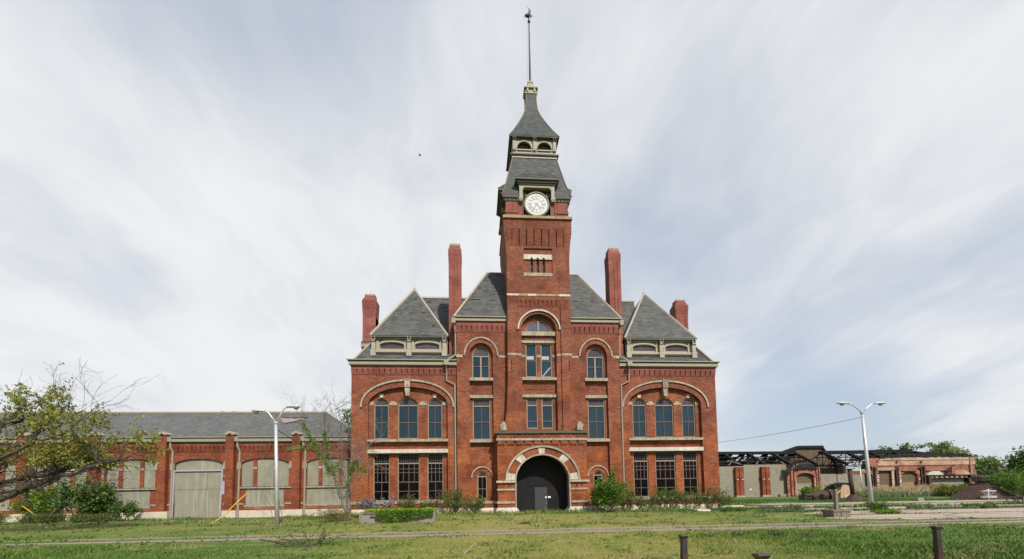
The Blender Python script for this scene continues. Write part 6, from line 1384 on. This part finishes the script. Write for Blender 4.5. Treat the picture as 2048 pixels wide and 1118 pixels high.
ribbon('gravel_track', 'gravel', RX, lambda x: base(x)-.62-tw(x)+wa(x)*.9, lambda x: base(x)-.62+tw(x)+wb(x)*.9, .004)
ribbon('gravel_track', 'gravel', RX, lambda x: base(x)+.66-tw(x)+wc(x)*.9, lambda x: base(x)+.66+tw(x)+wd(x)*.9, .004)
# cracked lot on the right, in strips that weeds divide
def lot(name, x0, x1, y0, y1, s, a):
    e = wob(s, a, .35); g = wob(s+1, a, .35); X = np.arange(x0, x1+.01, .5)
    ends = lambda x: min(1., (x-x0)/3+.05, (x1-x)/3+.05)
    ribbon(name, 'old_paving', X, lambda x: (y0+y1)/2-(y1-y0)/2*ends(x)+e(x), lambda x: (y0+y1)/2+(y1-y0)/2*ends(x)+g(x), .006)
LOTS = ((12.5, 75, -15.4, -11.3), (14.5, 80, -10.9, -7.2), (17, 80, -6.9, -2.3), (16.0, 75, -1.3, 3.4), (21, 70, 5.0, 9.0), (15.2, 30, 10, 11.4))
for k_, q_ in enumerate(LOTS): lot('old_paving', *q_, 11+2*k_, .45)
st = MB(); tag(ribbon('gravel_patch', 'stone_base', np.arange(13.6, 17.1, .2), lambda x: -20.5+.3*abs(x-15.2)*.4+.1*noise.noise((x*3, 0, 1)), lambda x: -19.6-.12*abs(x-15.2)+.1*noise.noise((x*3, 1, 1)), .005), kind='structure')

# ------------------------------------------------------------------ grass: blades everywhere the lawn is seen
G = np.random.default_rng(1)
def vnoise(x, y, f, s):       # cheap smooth value noise
    g = np.random.default_rng(s).random((256, 256)); u, v = x*f, y*f; i, j = np.floor(u).astype(int), np.floor(v).astype(int); a, b = u-i, v-j
    a, b = a*a*(3-2*a), b*b*(3-2*b); q = lambda di, dj: g[(i+di) % 256, (j+dj) % 256]
    return (q(0, 0)*(1-a)+q(1, 0)*a)*(1-b)+(q(0, 1)*(1-a)+q(1, 1)*a)*b
def on_lawn(x, y):
    ok = ~((y > -1.6) & (np.abs(x) < 14.8) & (y < 18)) & ~((x < -14.4) & (y > 3.7) & (y < 18)) & ~((y > 43.8) & (x > 34))
    ok &= ~((x > -11.35) & (x < -7.2) & (y > -10.15) & (y < -8.6))
    cb = np.array([base(float(q)) for q in np.linspace(-60, 60, 601)]); c = np.interp(x, np.linspace(-60, 60, 601), cb); dy = y-c
    tww = .10+.27*np.clip((x+26)/12, 0, 1)
    rut = (np.abs(dy+.62) < tww) | (np.abs(dy-.66) < tww)
    ok &= ~(rut & (G.random(len(x)) < .975) & (np.abs(x) < 60))
    lots = np.zeros(len(x), bool)
    for x0, x1, y0, y1 in LOTS:
        e = np.clip(np.minimum((x-x0)/3, (x1-x)/3), 0, 1); m_ = (y0+y1)/2; lots |= (np.abs(y-m_) < (y1-y0)/2*e-.1)
    return ok & ~(lots & (G.random(len(x)) < .985))
def blades(name, m, n, rmin, rmax, hf, wf, label=None, amin=-54, amax=63):
    r = rmin*(rmax/rmin)**G.random(n); a = np.radians(G.uniform(amin, amax, n)); x = EYE.x+r*np.sin(a); y = EYE.y+r*np.cos(a)
    k = on_lawn(x, y); x, y, r = x[k], y[k], r[k]; h = hf(x, y, r); k = h > .012; x, y, r, h = x[k], y[k], r[k], h[k]; n = len(x)
    w = wf(r); th = G.uniform(0, 2*pi, n); lx, ly = G.normal(0, .45, n)*h, G.normal(0, .45, n)*h; z = gz(x, y)
    c, s = np.cos(th)*w, np.sin(th)*w
    V = np.stack([np.stack([x-c, y-s, z-.01], -1), np.stack([x+c, y+s, z-.01], -1), np.stack([x+lx*.45+c*.6, y+ly*.45+s*.6, z+h*.6], -1), np.stack([x+lx, y+ly, z+h], -1), ], 1).reshape(-1, 3)
    me = bpy.data.meshes.new(name); me.vertices.add(4*n); me.vertices.foreach_set('co', V.astype(np.float32).ravel())
    me.loops.add(4*n); me.loops.foreach_set('vertex_index', np.arange(4*n, dtype=np.int32)); me.polygons.add(n); me.polygons.foreach_set('loop_start', np.arange(0, 4*n, 4, dtype=np.int32)); me.update(calc_edges=True)
    return tag(link(name, me, m), kind='stuff')
def hf(x, y, r):
    b = vnoise(x, y, .35, 3)*.6+vnoise(x, y, 1.3, 4)*.4
    lush = np.clip(np.maximum((x-1.2)/4, (-10.5-x)/4), 0, 1)*np.clip((-18.9-y)/1.2, 0, 1)
    h = .014+.03*np.clip(b-.35, 0, 1)+lush*(.02+.20*np.clip(b-.25, 0, 1))
    near = np.clip((1.6-np.abs(y+2.3))/1.0, 0, 1)*(np.abs(x) < 15.2)             # uncut fringe along the hall
    h += near*(.10+.35*np.clip(b-.25, 0, 1)); wl = np.clip((1.6-np.abs(y-2.6))/1., 0, 1)*(x < -14); h += wl*(.05+.4*np.clip(b-.4, 0, 1))
    h += .09*np.clip(vnoise(x, y, .9, 8)-.74, 0, 1)*3*(r < 40)
    h += (x > 12)*(y > -15.5)*(.10*np.clip(b-.4, 0, 1))
    h += .035*(np.abs(y+17.3) < .35)
    return h*G.uniform(.5, 1.25, len(x))
blades('grass', 'grass_blade', 420000, 7.5, 75, hf, lambda r: .0035+.00055*r)
def hn(x, y, r):
    b = vnoise(x, y, .8, 23)*.5+vnoise(x, y, 3.5, 24)*.5; return np.where(b > .38, .02+.075*(b-.38), 0)*G.uniform(.5, 1.6, len(x))
blades('mown_grass', 'grass_blade', 150000, 7.5, 18, hn, lambda r: .0022+.0003*r)
def hs(x, y, r):
    b = vnoise(x, y, .5, 13)*.6+vnoise(x, y, 2.2, 14)*.4; h = np.where(b > .62, .02+.12*(b-.62), 0)
    p = ((x > -34) & (x < -17) & (y > -9) & (y < -1)); h = np.where(p, .08+.3*np.clip(b-.35, 0, 1), h); return h*G.uniform(.5, 1.3, len(x))
blades('dry_grass', 'reed', 60000, 8, 60, hs, lambda r: .002+.00035*r)
# dry reeds and tall weeds before the burned works
def patch_blades(name, m, n, x0, x1, y0, y1, h0, h1, w, seed):
    g = np.random.default_rng(seed); x = g.uniform(x0, x1, n); y = g.uniform(y0, y1, n); d = vnoise(x, y, .25, seed)*.6+vnoise(x, y, .8, seed+1)*.4
    k = g.random(n) < np.clip((d-.25)*2.2, 0, 1); x, y, d = x[k], y[k], d[k]; n = len(x); h = (h0+(h1-h0)*d)*g.uniform(.5, 1.2, n); th = g.uniform(0, pi, n); lx, ly = g.normal(.08, .22, n)*h, g.normal(0, .2, n)*h; c, s = np.cos(th)*w, np.sin(th)*w; z = np.zeros(n)-.02
    V = np.stack([np.stack([x-c, y-s, z], -1), np.stack([x+c, y+s, z], -1), np.stack([x+lx*.45+c*.7, y+ly*.45+s*.7, z+h*.6], -1), np.stack([x+lx, y+ly, z+h], -1)], 1).reshape(-1, 3)
    me = bpy.data.meshes.new(name); me.vertices.add(4*n); me.vertices.foreach_set('co', V.ravel()); me.loops.add(4*n); me.loops.foreach_set('vertex_index', np.arange(4*n, dtype=np.int32)); me.polygons.add(n); me.polygons.foreach_set('loop_start', np.arange(0, 4*n, 4, dtype=np.int32)); me.update(calc_edges=True)
    return tag(link(name, me, m), kind='stuff')
patch_blades('dry_reeds', 'reed_tan', 16000, 59, 75, 30, 43, .6, 1.9, .045, 31)
patch_blades('reed_greens', 'leaf_gray', 12000, 52, 88, 26, 43.3, .3, 1.2, .06, 33)
patch_blades('lot_weeds', 'leaf_mid', 14000, 14.8, 48, 9.5, 24, .10, .38, .04, 35)
patch_blades('lot_weeds', 'leaf_gray', 9000, 13, 60, -7.3, -6.8, .10, .3, .035, 37)
patch_blades('lot_weeds', 'leaf_mid', 7000, 14, 66, -2.4, -1.2, .12, .4, .035, 39)

# broadleaf weeds and clover in the turf
g_ = np.random.default_rng(44); n_ = 60000; r_ = 8.5*(40/8.5)**g_.random(n_); a_ = np.radians(g_.uniform(-54, 60, n_)); x_, y_ = EYE.x+r_*np.sin(a_), EYE.y+r_*np.cos(a_)
k_ = on_lawn(x_, y_) & (vnoise(x_, y_, .9, 51)*.55+vnoise(x_, y_, 3.1, 52)*.45 > .60); x_, y_, r_ = x_[k_], y_[k_], r_[k_]
C_ = np.stack([x_, y_, gz(x_, y_)+.012+g_.random(len(x_))*.035], -1)
tag(leafmesh('lawn_weeds', 'leaf_mid', None, C_, .014+.0016*r_, 45, .8), kind='stuff')
k_ = g_.random(len(x_)) < .0
n_ = 26000; r_ = 8.5*(34/8.5)**g_.random(n_); a_ = np.radians(g_.uniform(-50, 40, n_)); x_, y_ = EYE.x+r_*np.sin(a_), EYE.y+r_*np.cos(a_)
k_ = on_lawn(x_, y_) & (vnoise(x_, y_, .7, 61)*.6+vnoise(x_, y_, 2.3, 62)*.4 > .60); x_, y_, r_ = x_[k_], y_[k_], r_[k_]
tag(leafmesh('thatch', 'reed', None, np.stack([x_, y_, gz(x_, y_)+.008+g_.random(len(x_))*.02], -1), .012+.0014*r_, 46, 1.2, None, .25), kind='stuff')
